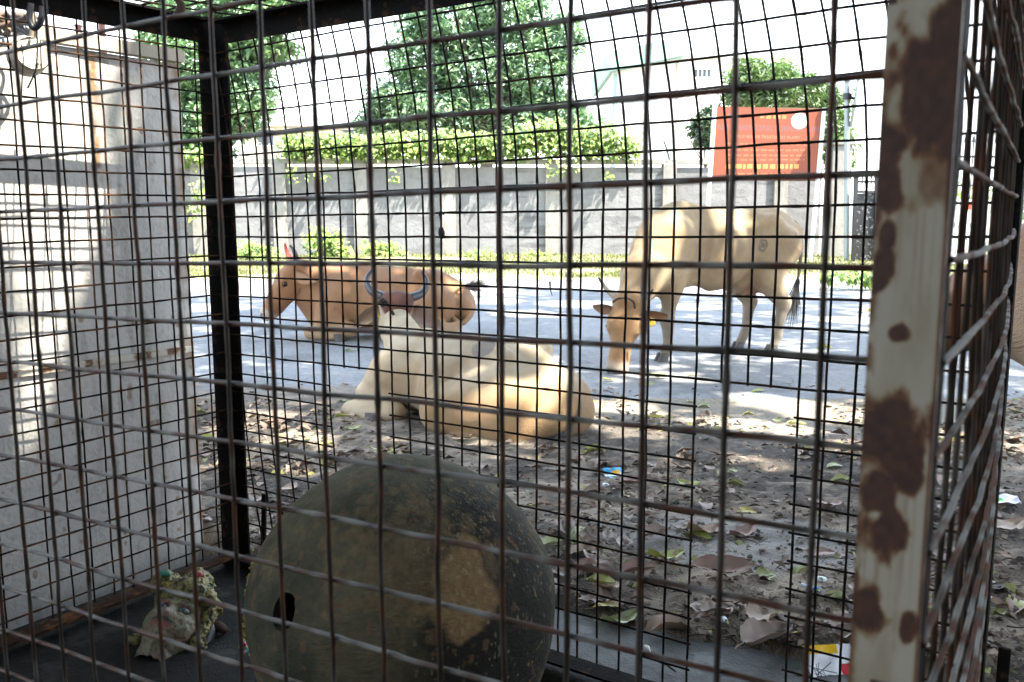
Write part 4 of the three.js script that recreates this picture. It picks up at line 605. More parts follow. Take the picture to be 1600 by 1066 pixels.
function earGeo(len, wid, col, inner) {       // a leaf shaped cup: along x, opening towards y
  const nx = 14, ny = 8, pos = [], uv = [], c = [], idx = [];
  for (let s = 0; s < 2; s++) for (let i = 0; i <= nx; i++) for (let j = 0; j <= ny; j++) { const t = i / nx, w = wid * Math.pow(Math.sin(Math.PI * clamp(0.10 + 0.9 * Math.pow(t, 0.85), 0, 1)), 0.8), q = j / ny * 2 - 1; pos.push(t * len, w * 0.5 * (q * q) * 0.9 * (1 - 0.3 * t) - (s ? 0.005 : 0), q * w * 0.5); uv.push(t, q); c.push(...(s ? col : mix3(inner, col, sst(0.55, 1, Math.abs(q))))); }
  for (let s = 0; s < 2; s++) for (let i = 0; i < nx; i++) for (let j = 0; j < ny; j++) { const a = s * (nx + 1) * (ny + 1) + i * (ny + 1) + j, b = a + ny + 1; s ? idx.push(a, b, a + 1, a + 1, b, b + 1) : idx.push(a, a + 1, b, a + 1, b + 1, b); }
  const g = new THREE.BufferGeometry(); g.setAttribute('position', new THREE.Float32BufferAttribute(pos, 3)); g.setAttribute('uv', new THREE.Float32BufferAttribute(uv, 2)); g.setAttribute('color', new THREE.Float32BufferAttribute(c, 3)); g.setIndex(idx); g.computeVertexNormals(); return g;
}
const basis = (o, x, yHint) => { const X = x.clone().normalize(), Y = yHint.clone().addScaledVector(X, -yHint.dot(X)).normalize(), Z = X.clone().cross(Y); return new THREE.Matrix4().makeBasis(X, Y, Z).setPosition(o); };
// body prims and colours in the animal's own frame (x forward, y up, z to its right); heads, horns and ears in world space
function cow(o) {
  const W = basis(o.at, o.heading, V(0, 1, 0)); if (o.scale) W.scale(V(o.scale, o.scaleY || o.scale, o.scale)); const t = thing('cow', o.label, 'cow', o.at), Hm = basis(o.poll, o.muzzle.clone().sub(o.poll), o.face), hs = o.headSize || 1; Hm.scale(V(hs, hs, hs));
  const toB = W.clone().invert();
  const neckEnd = V(0.07, -0.08, 0).applyMatrix4(Hm).applyMatrix4(toB), prims = o.prims(neckEnd.toArray(), V(0.17, -0.13, 0).applyMatrix4(Hm).applyMatrix4(toB).toArray());
  const fd = fieldOf(prims), muscle = (x, y, z) => { const d = fd(x, y, z); return Math.abs(d) > 0.03 ? d : d - 0.030 * (fbm(x * 4.5 + 3, y * 4.5, z * 4.5, 3) - 0.5) - 0.0045 * Math.sin(x * 62 + y * 14) * sst(0.34, 0.1, Math.abs(x - 0.02)) * sst(0.2, 0.05, Math.abs(y - (o.ribY || 0.9))); };
  const body = surface(muscle, o.lo, o.hi, o.cell || 0.012, o.color).applyMatrix4(W);
  const head = surface(fieldOf(headPrims()), [-0.14, -0.26, -0.2], [0.54, 0.06, 0.2], o.headCell || 0.006, o.headColor).applyMatrix4(Hm);
  const bodyMesh = part(t, 'body', merge([body, head]), hideM);
  for (const s of [-1, 1]) part(t, 'eye', new THREE.SphereGeometry(0.018, 16, 12).scale(1.25, 0.9, 0.8).translate(0.172, -0.037, s * 0.102).applyMatrix4(Hm), eyeM);
  for (const h of o.horns) { const pts = curve(h.pts.map(p => V(...p).applyMatrix4(Hm)), 20); part(t, 'horn', sweep(pts, q => h.r * (1 - 0.72 * Math.pow(q, 1.3)) * (1 + 0.03 * Math.sin(q * 60) * (1 - q)), 12, q => mix3(h.base, h.tip, sst(h.f || 0.45, (h.f || 0.45) + 0.3, q))), hornM); }
  for (const e of o.ears) { const m = basis(V(0.055, -0.055, e.s * 0.095).applyMatrix4(Hm), e.d, e.open); part(t, 'ear', earGeo((e.len || 0.2) * hs, (e.wid || 0.1) * hs, e.col, e.inner).applyMatrix4(m), hideM).userData.label = e.label; }
  part(t, 'nose', new THREE.SphereGeometry(0.047, 20, 12).scale(0.55, 0.75, 1.1).translate(0.466, -0.052, 0).applyMatrix4(Hm), o.noseM || noseM);
  for (const h of o.hooves || []) { const p = V(...h.p).applyMatrix4(W), d = V(...(h.d || [1, 0, 0])).transformDirection(W); for (const s of [-1, 1]) { const g = new THREE.CylinderGeometry(0.026, 0.036, 0.065, 12, 3).scale(1.35, 1, 0.72).translate(0.014, 0.032, s * 0.024), q = g.attributes.position; for (let i = 0; i < q.count; i++) { const y = q.getY(i); q.setX(i, q.getX(i) + (0.065 - y) * 0.35); } g.computeVertexNormals(); part(t, 'hoof', g.applyMatrix4(basis(p, d, h.up ? V(...h.up).transformDirection(W) : V(0, 1, 0))), hoofM); } }
  if (o.tail) {
    const pts = curve(o.tail.map(p => V(...p).applyMatrix4(W)), 30), tl = part(t, 'tail', sweep(pts, q => 0.026 * (1 - 0.62 * q), 8, () => o.tailCol), hideM), e = pts[30], d = pts[30].clone().sub(pts[27]).normalize(), R = rng(o.seed), S = [];
    for (let i = 0; i < 120; i++) { const a = e.clone().addScaledVector(d, -0.10 * R()), L = o.brush * (0.6 + 0.5 * R()), s = V(R() - 0.5, R() - 0.5, R() - 0.5).multiplyScalar(0.13), fall = o.brushFall ?? 1; S.push(sweep(curve([a, a.clone().addScaledVector(d, L * 0.5).addScaledVector(s, 0.5), a.clone().addScaledVector(d, L * 0.9).add(s).add(V(0, -0.02 * fall, 0))], 5), q => 0.0045 * (1 - 0.8 * q), 4)); }
    part(t, 'tail_brush', merge(S), mat('dark tail hair', o.brushCol || [0.02, 0.02, 0.022], 0.6));
  }
  return t;
}
const hn = (x, y, z, s) => fbm(x * s + 7, y * s + 3, z * s + 5, 4);
const O = [1, 1.0, 1.22], O2 = [1, 1, 1.12];

{ // standing cow grazing on the road, head turned to the viewer
  const front = G(1045, 562), hd = V(-0.90, 0, 0.40).normalize(), at = front.clone().addScaledVector(hd, -0.42).add(V(-0.06, 0, -0.06)); at.addScaledVector(V(hd.z, 0, -hd.x), -0.0);
  const tan = [0.36, 0.27, 0.165], pale = [0.38, 0.325, 0.24], dk = [0.16, 0.098, 0.05];
  const leg = (pts, r) => pts.slice(1).map((p, i) => cap(pts[i], p, r[i], r[i + 1], i ? 0.035 : 0.09));
  cow({
    seed: 91, label: 'standing tan cow grazing on the road with its head down towards the cage', at, heading: hd, cell: 0.011, scale: 0.95,
    poll: AT(982, 470, 6.12), muzzle: AT(962, 590, 6.0), face: V(-0.12, 0.25, 1), headSize: 1.1,
    lo: [-1.0, 0.02, -0.45], hi: [1.25, 1.34, 0.55],
    prims: (n, j) => [
      cap([0.38, 0.86, 0], [-0.05, 0.84, 0], 0.265, 0.268, 0.1, O), cap([-0.05, 0.85, 0], [-0.48, 0.88, 0], 0.268, 0.245, 0.1, O), cap([-0.48, 0.90, 0], [-0.70, 0.95, 0], 0.24, 0.19, 0.1, O2), cap([0.40, 0.80, 0], [0.5, 0.80, 0], 0.24, 0.20, 0.1, O),
      cap([0.42, 1.05, 0], [0.30, 1.12, 0], 0.11, 0.10, 0.12, [1, 1, 1.7]), cap([0.28, 1.1, 0], [-0.6, 1.10, 0], 0.07, 0.075, 0.14, [1, 1, 1.5]), cap([-0.48, 1.10, -0.2], [-0.52, 1.09, -0.19], 0.05, 0.05, 0.09), cap([-0.48, 1.10, 0.2], [-0.52, 1.09, 0.19], 0.05, 0.05, 0.09), cap([-0.80, 1.0, -0.11], [-0.76, 1.0, -0.11], 0.045, 0.05, 0.08), cap([-0.80, 1.0, 0.11], [-0.76, 1.0, 0.11], 0.045, 0.05, 0.08), cap([-0.62, 1.13, 0], [-0.80, 1.09, 0], 0.05, 0.035, 0.06),
      { ...cap([0.24, 0.95, -0.30], [0.26, 0.68, -0.30], 0.04, 0.05, 0.09), cutout: true }, { ...cap([-0.38, 0.80, -0.31], [-0.32, 0.68, -0.30], 0.05, 0.05, 0.10), cutout: true }, cap([0.42, 0.98, -0.15], [0.52, 0.72, -0.17], 0.12, 0.10, 0.07, O2), cap([0.42, 0.95, 0.13], [0.50, 0.72, 0.16], 0.13, 0.10, 0.1, O2),
      ...leg([[0.47, 0.70, -0.15], [0.43, 0.58, -0.14], [0.46, 0.33, -0.12], [0.445, 0.13, -0.12], [0.47, 0.06, -0.12]], [0.105, 0.075, 0.05, 0.032, 0.042]), cap([0.47, 0.355, -0.12], [0.468, 0.325, -0.12], 0.05, 0.045, 0.03),
      ...leg([[0.47, 0.70, 0.15], [0.46, 0.58, 0.14], [0.60, 0.34, 0.13], [0.66, 0.13, 0.13], [0.69, 0.06, 0.13]], [0.105, 0.075, 0.05, 0.032, 0.042]),
      ...leg([[-0.60, 0.88, -0.13], [-0.48, 0.64, -0.15], [-0.68, 0.41, -0.13], [-0.64, 0.14, -0.13], [-0.60, 0.06, -0.13]], [0.19, 0.125, 0.055, 0.036, 0.044]), cap([-0.71, 0.44, -0.13], [-0.69, 0.38, -0.13], 0.04, 0.045, 0.04),
      ...leg([[-0.60, 0.88, 0.13], [-0.40, 0.62, 0.15], [-0.55, 0.41, 0.13], [-0.50, 0.14, 0.13], [-0.46, 0.06, 0.13]], [0.19, 0.125, 0.055, 0.036, 0.044]),
      cap([0.40, 0.96, 0], [mix(0.46, n[0], 0.55), mix(0.95, n[1], 0.5), n[2] * 0.5], 0.21, 0.145, 0.1, [1, 1, 1.12]), cap([mix(0.46, n[0], 0.5), mix(0.95, n[1], 0.5), n[2] * 0.5], n, 0.15, 0.095, 0.08), cap([0.5, 0.62, 0], j, 0.05, 0.03, 0.12, [1, 1, 1.6]), cap([0.52, 0.66, 0], [0.40, 0.60, 0], 0.09, 0.08, 0.1),
      cap([-0.36, 0.585, 0], [-0.50, 0.60, 0], 0.10, 0.105, 0.06), ...[[-0.34, -0.05], [-0.34, 0.05], [-0.45, -0.05], [-0.45, 0.05]].map(([x, z]) => cap([x, 0.52, z], [x + 0.005, 0.465, z], 0.016, 0.011, 0.02)),
      cap([-0.02, 0.575, 0], [-0.2, 0.56, 0], 0.03, 0.02, 0.06),
    ],
    color: (x, y, z) => {
      let c = mix3(tan, pale, sst(0.62, 0.3, y) * 0.8 + 0.2 * hn(x, y, z, 4)); c = mix3(c, dk, 0.5 * sst(0.45, 0.7, hn(x, y, z, 3.4)) + 0.3 * sst(0.5, 0.8, x) * sst(0.5, 0.9, y));
      c = mix3(c, [0.20, 0.18, 0.155], sst(0.55, 0.3, y) * 0.8); const udder = Math.hypot((x + 0.42) / 0.13, (y - 0.56) / 0.12, z / 0.14); c = mix3(c, [0.20, 0.105, 0.065], sst(1.15, 0.9, udder));
      const scar = Math.hypot((x + 0.36) / 0.05, (y - 0.90) / 0.06) + 0.9 * (hn(x, y, z, 24) - 0.5); if (z < 0) c = mix3(c, [0.12, 0.10, 0.08], sst(0.95, 0.75, scar) * sst(0.2, 0.5, Math.abs(scar - 0.45) * 2 + 0.2)); c = mix3(c, [0.17, 0.14, 0.10], sst(0.14, 0.06, y) * 0.5); return c.map(q => q * (0.88 + 0.24 * hn(x, y, z, 30)));
    },
    headColor: (x, y, z) => { let c = mix3([0.30, 0.165, 0.07], [0.33, 0.235, 0.14], sst(0.02, 0.16, Math.abs(z) + 0.3 * Math.max(0, -y - 0.08))); c = mix3(c, [0.20, 0.09, 0.03], 0.55 * sst(0.5, 0.75, hn(x, y, z, 26)) * sst(0.3, 0.1, x)); c = mix3(c, [0.36, 0.29, 0.23], sst(0.36, 0.43, x)); return mix3(c, [0.06, 0.055, 0.055], sst(0.43, 0.45, x)); },
    horns: [{ pts: [[-0.01, -0.03, 0.075], [-0.05, -0.035, 0.14], [-0.12, -0.02, 0.21]], r: 0.026, base: [0.3, 0.26, 0.2], tip: [0.035, 0.03, 0.025], f: 0.62 }, { pts: [[-0.01, -0.03, -0.075], [-0.05, -0.03, -0.11], [-0.10, -0.02, -0.14]], r: 0.026, base: [0.16, 0.14, 0.12], tip: [0.035, 0.03, 0.025], f: 0.4 }],
    ears: [{ s: 1, d: V(-1, 0.12, 0.1), open: V(0, -0.5, 1), col: [0.36, 0.22, 0.1], inner: [0.34, 0.22, 0.15], wid: 0.075, len: 0.13, label: 'ear on the side away from the tag' }, { s: -1, d: V(1, -0.10, 0.15), open: V(-0.1, -0.55, 1), col: [0.36, 0.21, 0.09], inner: [0.24, 0.11, 0.06], wid: 0.095, len: 0.165, label: 'ear carrying the yellow tag' }],
    hooves: [{ p: [0.47, 0, -0.12] }, { p: [0.69, 0, 0.13] }, { p: [-0.60, 0, -0.13] }, { p: [-0.46, 0, 0.13] }],
    tail: [[-0.80, 1.10, 0], [-0.90, 1.05, -0.01], [-0.93, 0.9, -0.03], [-0.90, 0.68, -0.06], [-0.86, 0.55, -0.08]], tailCol: [0.26, 0.21, 0.15], brush: 0.34,
  });
  const tagO = thing('ear_tag', 'yellow plastic tag in the ear of the standing cow', 'ear tag', AT(1024, 505, 5.98)), c = AT(1018, 504, 5.97); part(tagO, 'tag', new THREE.CylinderGeometry(0.026, 0.032, 0.004, 5).rotateX(Math.PI / 2).translate(c.x, c.y, c.z), mat('yellow plastic', [0.42, 0.28, 0.03], 0.5)); part(tagO, 'stud', new THREE.CylinderGeometry(0.008, 0.008, 0.012, 12).rotateX(Math.PI / 2).translate(c.x, c.y + 0.022, c.z), mat('yellow plastic stud', [0.7, 0.45, 0.03], 0.4));
  const rp = thing('neck_rope', 'dark rope tied round the poll of the standing cow', 'rope', AT(975, 466, 6.1)); part(rp, 'rope', sweep(curve([AT(958, 472, 6.08), AT(966, 467, 6.03), AT(980, 466, 6.02), AT(990, 472, 6.03), AT(992, 482, 6.04)], 24), 0.008, 6), ropeM);
}
{ // brown cow lying on the road in profile
  const a = G(478, 528), b = G(722, 522), hd = V(-1, 0, 0.04).normalize(), at = a.clone().lerp(b, 0.5);
  const br = [0.275, 0.140, 0.066], lt = [0.37, 0.235, 0.13];
  cow({
    seed: 92, label: 'brown cow with one reddish horn lying in profile on the far side of the road', at, heading: hd, cell: 0.012, scale: 0.97, ribY: 0.35,
    poll: AT(455, 408, 7.86), muzzle: AT(409, 480, 7.78), face: V(-0.75, 0.55, 0.28), headSize: 1.16,
    lo: [-0.95, -0.02, -0.55], hi: [1.15, 0.84, 0.5],
    prims: (n, j) => [
      cap([0.42, 0.33, 0.02], [0.0, 0.32, 0.02], 0.26, 0.285, 0.1, [1, 1, 0.98]), cap([0.0, 0.32, 0.02], [-0.45, 0.31, 0.04], 0.285, 0.26, 0.1, [1, 1, 0.95]), cap([-0.45, 0.33, 0.03], [-0.64, 0.28, 0.03], 0.23, 0.2, 0.1),
      cap([0.36, 0.53, 0], [0.24, 0.565, 0], 0.09, 0.08, 0.12, [1, 1, 1.4]), cap([0.2, 0.57, 0], [-0.42, 0.565, 0], 0.04, 0.04, 0.12), cap([-0.34, 0.585, -0.13], [-0.42, 0.56, -0.16], 0.045, 0.05, 0.07), cap([0.36, 0.48, -0.15], [0.48, 0.26, -0.25], 0.07, 0.06, 0.06), { ...cap([0.20, 0.42, -0.33], [0.24, 0.14, -0.36], 0.05, 0.05, 0.09), cutout: true }, cap([-0.50, 0.5, 0.0], [-0.66, 0.42, 0], 0.08, 0.07, 0.1),
      cap([0.44, 0.34, -0.16], [0.50, 0.18, -0.22], 0.15, 0.10, 0.09), cap([0.50, 0.16, -0.24], [0.26, 0.10, -0.28], 0.085, 0.06, 0.05), cap([0.28, 0.09, -0.29], [0.64, 0.07, -0.28], 0.062, 0.05, 0.03), cap([0.64, 0.06, -0.28], [0.42, 0.04, -0.33], 0.045, 0.036, 0.02), cap([0.5, 0.16, 0.2], [0.66, 0.07, 0.22], 0.09, 0.055, 0.05),
      cap([-0.48, 0.30, -0.20], [-0.24, 0.20, -0.30], 0.19, 0.13, 0.08), cap([-0.24, 0.15, -0.33], [-0.62, 0.10, -0.36], 0.11, 0.06, 0.05), cap([-0.62, 0.09, -0.36], [-0.68, 0.13, -0.32], 0.05, 0.05, 0.04), cap([-0.62, 0.07, -0.37], [-0.25, 0.05, -0.42], 0.045, 0.034, 0.02), cap([-0.70, 0.30, -0.13], [-0.74, 0.24, -0.13], 0.075, 0.07, 0.07),
      cap([0.42, 0.42, -0.01], [mix(0.46, n[0], 0.55), mix(0.42, n[1], 0.55), n[2] * 0.5], 0.21, 0.15, 0.1, [1, 1, 1.15]), cap([mix(0.46, n[0], 0.5), mix(0.42, n[1], 0.5), n[2] * 0.5], n, 0.155, 0.095, 0.08), cap([0.60, 0.20, 0], j, 0.06, 0.03, 0.14, [1, 1, 1.7]), cap([0.56, 0.2, 0], [0.66, 0.36, n[2] * 0.4], 0.09, 0.07, 0.12, [1, 1, 1.3]),
    ],
    color: (x, y, z) => { let c = mix3(br, lt, clamp(0.75 * sst(0.30, 0.05, y) + 0.25 * hn(x, y, z, 4))); c = mix3(c, [0.19, 0.085, 0.04], 0.35 * sst(0.42, 0.6, y) * sst(0.3, 0.7, hn(x, y, z, 3))); c = mix3(c, [0.36, 0.26, 0.17], sst(-0.22, -0.30, z) * sst(0.2, 0.1, y) * 0.7); return c.map(q => q * (0.88 + 0.24 * hn(x, y, z, 28))); },
    headColor: (x, y, z) => { let c = mix3([0.24, 0.108, 0.046], [0.32, 0.165, 0.075], hn(x, y, z, 12)); c = mix3(c, [0.20, 0.09, 0.04], 0.5 * sst(0.3, 0.36, x) * sst(0.4, 0.36, x)); return mix3(c, [0.46, 0.38, 0.31], sst(0.39, 0.43, x)); },
    horns: [{ pts: [[-0.01, -0.02, -0.065], [-0.045, 0.0, -0.10], [-0.08, 0.04, -0.10], [-0.095, 0.08, -0.075]], r: 0.03, base: [0.05, 0.03, 0.03], tip: [0.035, 0.04, 0.05], f: 0.35 }, { pts: [[-0.01, -0.01, 0.065], [-0.03, 0.03, 0.10], [-0.06, 0.07, 0.11], [-0.09, 0.10, 0.09]], r: 0.028, base: [0.55, 0.13, 0.08], tip: [0.5, 0.1, 0.07], f: 0.5 }],
    ears: [{ s: -1, d: V(0.9, -0.35, 0.35), open: V(-0.1, -0.35, 1), col: [0.36, 0.19, 0.09], inner: [0.45, 0.27, 0.18], label: 'near ear hanging back' }, { s: 1, d: V(0.2, 0.0, -1), open: V(-1, 0, 0), col: [0.33, 0.17, 0.08], inner: [0.4, 0.25, 0.17], label: 'far ear' }],
    hooves: [{ p: [0.40, 0.0, -0.34], d: [-1, 0, 0] }, { p: [-0.22, 0.0, -0.43] }],
    tail: [[-0.70, 0.36, -0.05], [-0.78, 0.22, -0.16], [-0.72, 0.14, -0.22], [-0.62, 0.22, -0.20], [-0.62, 0.36, -0.18], [-0.70, 0.455, -0.18], [-0.82, 0.48, -0.18]], tailCol: [0.40, 0.24, 0.12], brush: 0.13, brushFall: 0.3, brushCol: [0.12, 0.09, 0.07],
  });
}
{ // pale cow lying on the soil, facing away
  const Y = 0.05, sh = G(610, 672, Y), ru = G(868, 712, Y), hd = V(-0.80, 0, -0.60).normalize(), at = V(-0.22, Y - 0.01, -4.42);
  const cr = [0.46, 0.385, 0.28], tn = [0.29, 0.185, 0.092];
  cow({
    seed: 93, label: 'pale cream cow lying on the leaf strewn soil with its back to the cage', at, heading: hd, cell: 0.012, scale: 0.82, scaleY: 0.70, ribY: 0.32,
    poll: AT(620, 462, 5.2), muzzle: AT(612, 520, 5.62), face: V(0, 1, -0.35), headSize: 1.0,
    lo: [-1.0, -0.06, -0.62], hi: [1.45, 0.95, 0.6],
    prims: (n, j) => [
      cap([0.42, 0.31, 0], [0.0, 0.30, 0], 0.27, 0.295, 0.1, [1, 1, 0.96]), cap([0, 0.30, 0], [-0.42, 0.29, 0], 0.295, 0.27, 0.1, [1, 1, 0.92]), cap([-0.42, 0.30, 0], [-0.62, 0.25, 0], 0.25, 0.2, 0.1),
      cap([0.46, 0.55, 0], [0.36, 0.575, 0], 0.085, 0.075, 0.10, [1, 1, 1.35]), cap([0.30, 0.56, 0], [-0.50, 0.555, 0], 0.04, 0.045, 0.14), cap([-0.38, 0.60, -0.17], [-0.44, 0.57, -0.19], 0.042, 0.05, 0.07), cap([-0.38, 0.60, 0.17], [-0.44, 0.57, 0.19], 0.042, 0.05, 0.07), cap([0.36, 0.50, -0.14], [0.46, 0.30, -0.26], 0.07, 0.06, 0.06), { ...cap([0.20, 0.42, -0.32], [0.24, 0.12, -0.36], 0.05, 0.06, 0.10), cutout: true }, { ...cap([-0.16, 0.50, -0.26], [-0.10, 0.40, -0.32], 0.05, 0.05, 0.09), cutout: true }, cap([-0.68, 0.38, -0.1], [-0.72, 0.35, -0.1], 0.055, 0.05, 0.08), cap([-0.68, 0.38, 0.1], [-0.72, 0.35, 0.1], 0.055, 0.05, 0.08), cap([-0.5, 0.47, 0], [-0.72, 0.38, 0], 0.06, 0.05, 0.08),
      cap([0.47, 0.36, -0.17], [0.56, 0.20, -0.25], 0.16, 0.11, 0.09), cap([0.56, 0.18, -0.27], [0.30, 0.10, -0.33], 0.09, 0.065, 0.05), cap([0.32, 0.09, -0.34], [0.66, 0.08, -0.36], 0.07, 0.058, 0.04), cap([0.66, 0.07, -0.37], [0.44, 0.05, -0.42], 0.05, 0.042, 0.02), cap([0.5, 0.2, 0.2], [0.72, 0.08, 0.24], 0.1, 0.06, 0.05),
      cap([-0.46, 0.27, -0.22], [-0.16, 0.20, -0.33], 0.22, 0.17, 0.12), cap([-0.16, 0.15, -0.33], [-0.58, 0.14, -0.32], 0.15, 0.14, 0.12), cap([-0.62, 0.2, -0.15], [-0.62, 0.16, 0.1], 0.19, 0.19, 0.12), cap([-0.62, 0.07, -0.38], [-0.30, 0.05, -0.46], 0.055, 0.045, 0.04),
      cap([0.46, 0.40, 0], [mix(0.46, n[0], 0.55), mix(0.40, n[1], 0.5), n[2] * 0.5], 0.18, 0.115, 0.07, [1, 1, 1.2]), cap([mix(0.46, n[0], 0.5), mix(0.40, n[1], 0.5), n[2] * 0.5], n, 0.12, 0.09, 0.06), cap([0.60, 0.22, 0], j, 0.06, 0.03, 0.14, [1, 1, 1.6]),
    ],
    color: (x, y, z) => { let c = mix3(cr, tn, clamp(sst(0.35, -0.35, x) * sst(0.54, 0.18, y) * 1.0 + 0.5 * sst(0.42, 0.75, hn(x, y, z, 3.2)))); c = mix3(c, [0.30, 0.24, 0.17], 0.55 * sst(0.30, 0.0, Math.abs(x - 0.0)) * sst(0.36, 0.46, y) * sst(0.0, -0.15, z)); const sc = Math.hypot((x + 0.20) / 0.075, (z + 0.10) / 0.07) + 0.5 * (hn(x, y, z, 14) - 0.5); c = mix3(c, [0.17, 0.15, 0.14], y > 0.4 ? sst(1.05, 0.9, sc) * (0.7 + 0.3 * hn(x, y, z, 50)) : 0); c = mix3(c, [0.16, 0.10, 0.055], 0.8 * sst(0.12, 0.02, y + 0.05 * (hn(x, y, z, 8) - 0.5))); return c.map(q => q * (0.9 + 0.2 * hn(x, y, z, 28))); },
    headColor: (x, y, z) => mix3([0.48, 0.41, 0.31], [0.10, 0.036, 0.025], sst(0.022, -0.012, x + 0.02 * (hn(x, y, z, 30) - 0.5))),
    horns: [-1, 1].map(s => ({ pts: [[0.0, -0.01, s * 0.085], [0.01, 0.03, s * 0.15], [0.0, 0.10, s * 0.175], [-0.01, 0.165, s * 0.145]], r: 0.028, base: [0.055, 0.06, 0.066], tip: [0.025, 0.027, 0.03], f: 0.6 })),
    ears: [{ s: 1, d: V(0.85, -0.55, 0.15), open: V(0.1, 0.05, 1), col: [0.36, 0.33, 0.30], inner: [0.40, 0.29, 0.26], len: 0.23, wid: 0.11, label: 'grey and pink ear on the right' }, { s: -1, d: V(-0.8, -0.6, 0.0), open: V(0, 0.1, 1), col: [0.32, 0.27, 0.2], inner: [0.27, 0.18, 0.13], wid: 0.08, label: 'ear on the left' }],
    hooves: [{ p: [0.42, 0.01, -0.42], d: [-1, 0, 0] }],
    tail: [[-0.74, 0.38, 0], [-0.82, 0.28, -0.03], [-0.84, 0.14, -0.10], [-0.78, 0.05, -0.2]], tailCol: [0.22, 0.16, 0.1], brush: 0.14,
  });
  const r = thing('halter_rope', 'dark knotted rope across the neck of the pale lying cow', 'rope', AT(610, 480, 5.05)); part(r, 'rope', sweep(curve([AT(588, 478, 5.05), AT(596, 470, 5.03), AT(604, 474, 5.02), AT(614, 490, 5.02), AT(624, 512, 5.06)], 20), 0.009, 6), ropeM); const k = AT(599, 473, 5.0); part(r, 'knot', new THREE.TorusKnotGeometry(0.014, 0.007, 40, 6).translate(k.x, k.y, k.z), ropeM);
  part(r, 'yellow_cord', sweep(curve([AT(586, 476, 5.04), AT(588, 488, 5.02), AT(592, 496, 5.03)], 8), 0.006, 6), mat('yellow cord', [0.6, 0.42, 0.05], 0.7));
}
{ // fourth cow, standing at the right edge: its head reaches in behind the rusty post
  const Y = 0.13, hd = V(-0.98, 0, 0.2).normalize(), at = V(1.98, Y, -2.3), rb = [0.2, 0.095, 0.045], pl = [0.4, 0.29, 0.2];
  cow({
    seed: 94, label: 'reddish brown cow at the right edge stretching its head behind the rusty post', at, heading: hd, cell: 0.014,
    poll: AT(1600, 395, 2.42), muzzle: AT(1452, 490, 2.35), face: V(-0.35, 0.9, 0.2), headSize: 0.95,
    lo: [-1.0, 0.0, -0.5], hi: [1.2, 1.3, 0.5],
    prims: (n, j) => [
      cap([0.38, 0.84, 0], [-0.45, 0.84, 0], 0.27, 0.27, 0.1, O), cap([-0.45, 0.88, 0], [-0.70, 0.92, 0], 0.24, 0.19, 0.1, O2), cap([0.40, 1.05, 0], [0.3, 1.08, 0], 0.1, 0.1, 0.12), cap([0.46, 0.80, 0], [0.52, 0.74, 0], 0.21, 0.19, 0.1, O),
      ...[-1, 1].flatMap(s => [cap([0.46, 0.75, s * 0.15], [0.45, 0.56, s * 0.14], 0.12, 0.08, 0.08), cap([0.45, 0.56, s * 0.14], [0.47, 0.33, s * 0.12], 0.08, 0.05, 0.04), cap([0.47, 0.33, s * 0.12], [0.46, 0.07, s * 0.12], 0.05, 0.04, 0.03), cap([-0.6, 0.85, s * 0.13], [-0.5, 0.62, s * 0.15], 0.18, 0.12, 0.08), cap([-0.5, 0.62, s * 0.15], [-0.68, 0.41, s * 0.13], 0.12, 0.055, 0.05), cap([-0.68, 0.41, s * 0.13], [-0.62, 0.07, s * 0.13], 0.05, 0.042, 0.03)]),
      cap([0.42, 0.9, 0], [mix(0.46, n[0], 0.55), mix(0.9, n[1], 0.55), n[2] * 0.5], 0.2, 0.14, 0.1), cap([mix(0.46, n[0], 0.5), mix(0.9, n[1], 0.5), n[2] * 0.5], n, 0.145, 0.095, 0.08), cap([0.55, 0.66, 0], j, 0.06, 0.03, 0.14, [1, 1, 1.6]),
    ],
    color: (x, y, z) => mix3(mix3(rb, pl, sst(0.85, 0.6, y) * 0.8 + sst(0.45, 0.6, x) * sst(0.95, 0.75, y) * 0.6), [0.12, 0.06, 0.035], 0.4 * sst(0.45, 0.7, hn(x, y, z, 4))).map(q => q * (0.88 + 0.24 * hn(x, y, z, 28))),
    headColor: (x, y, z) => mix3(mix3([0.22, 0.105, 0.05], [0.07, 0.032, 0.018], sst(-0.05, -0.13, y)), [0.30, 0.24, 0.19], sst(0.39, 0.44, x)),
    horns: [-1, 1].map(s => ({ pts: [[-0.02, -0.02, s * 0.07], [-0.06, 0.0, s * 0.12], [-0.12, 0.02, s * 0.13]], r: 0.026, base: [0.15, 0.12, 0.1], tip: [0.04, 0.035, 0.03] })),
    ears: [{ s: -1, d: V(0.7, -0.4, 0.6), open: V(-0.2, -0.2, 1), col: [0.28, 0.14, 0.07], inner: [0.35, 0.2, 0.13], label: 'near ear' }, { s: 1, d: V(0.6, 0.1, -0.9), open: V(-1, 0, 0), col: [0.28, 0.14, 0.07], inner: [0.35, 0.2, 0.13], label: 'far ear' }],
    hooves: [{ p: [0.46, 0, -0.12] }, { p: [0.46, 0, 0.12] }, { p: [-0.62, 0, -0.13] }, { p: [-0.62, 0, 0.13] }],
    tail: [[-0.8, 1.05, 0], [-0.9, 0.95, 0], [-0.9, 0.6, -0.03]], tailCol: [0.26, 0.13, 0.07], brush: 0.25,
  });
}

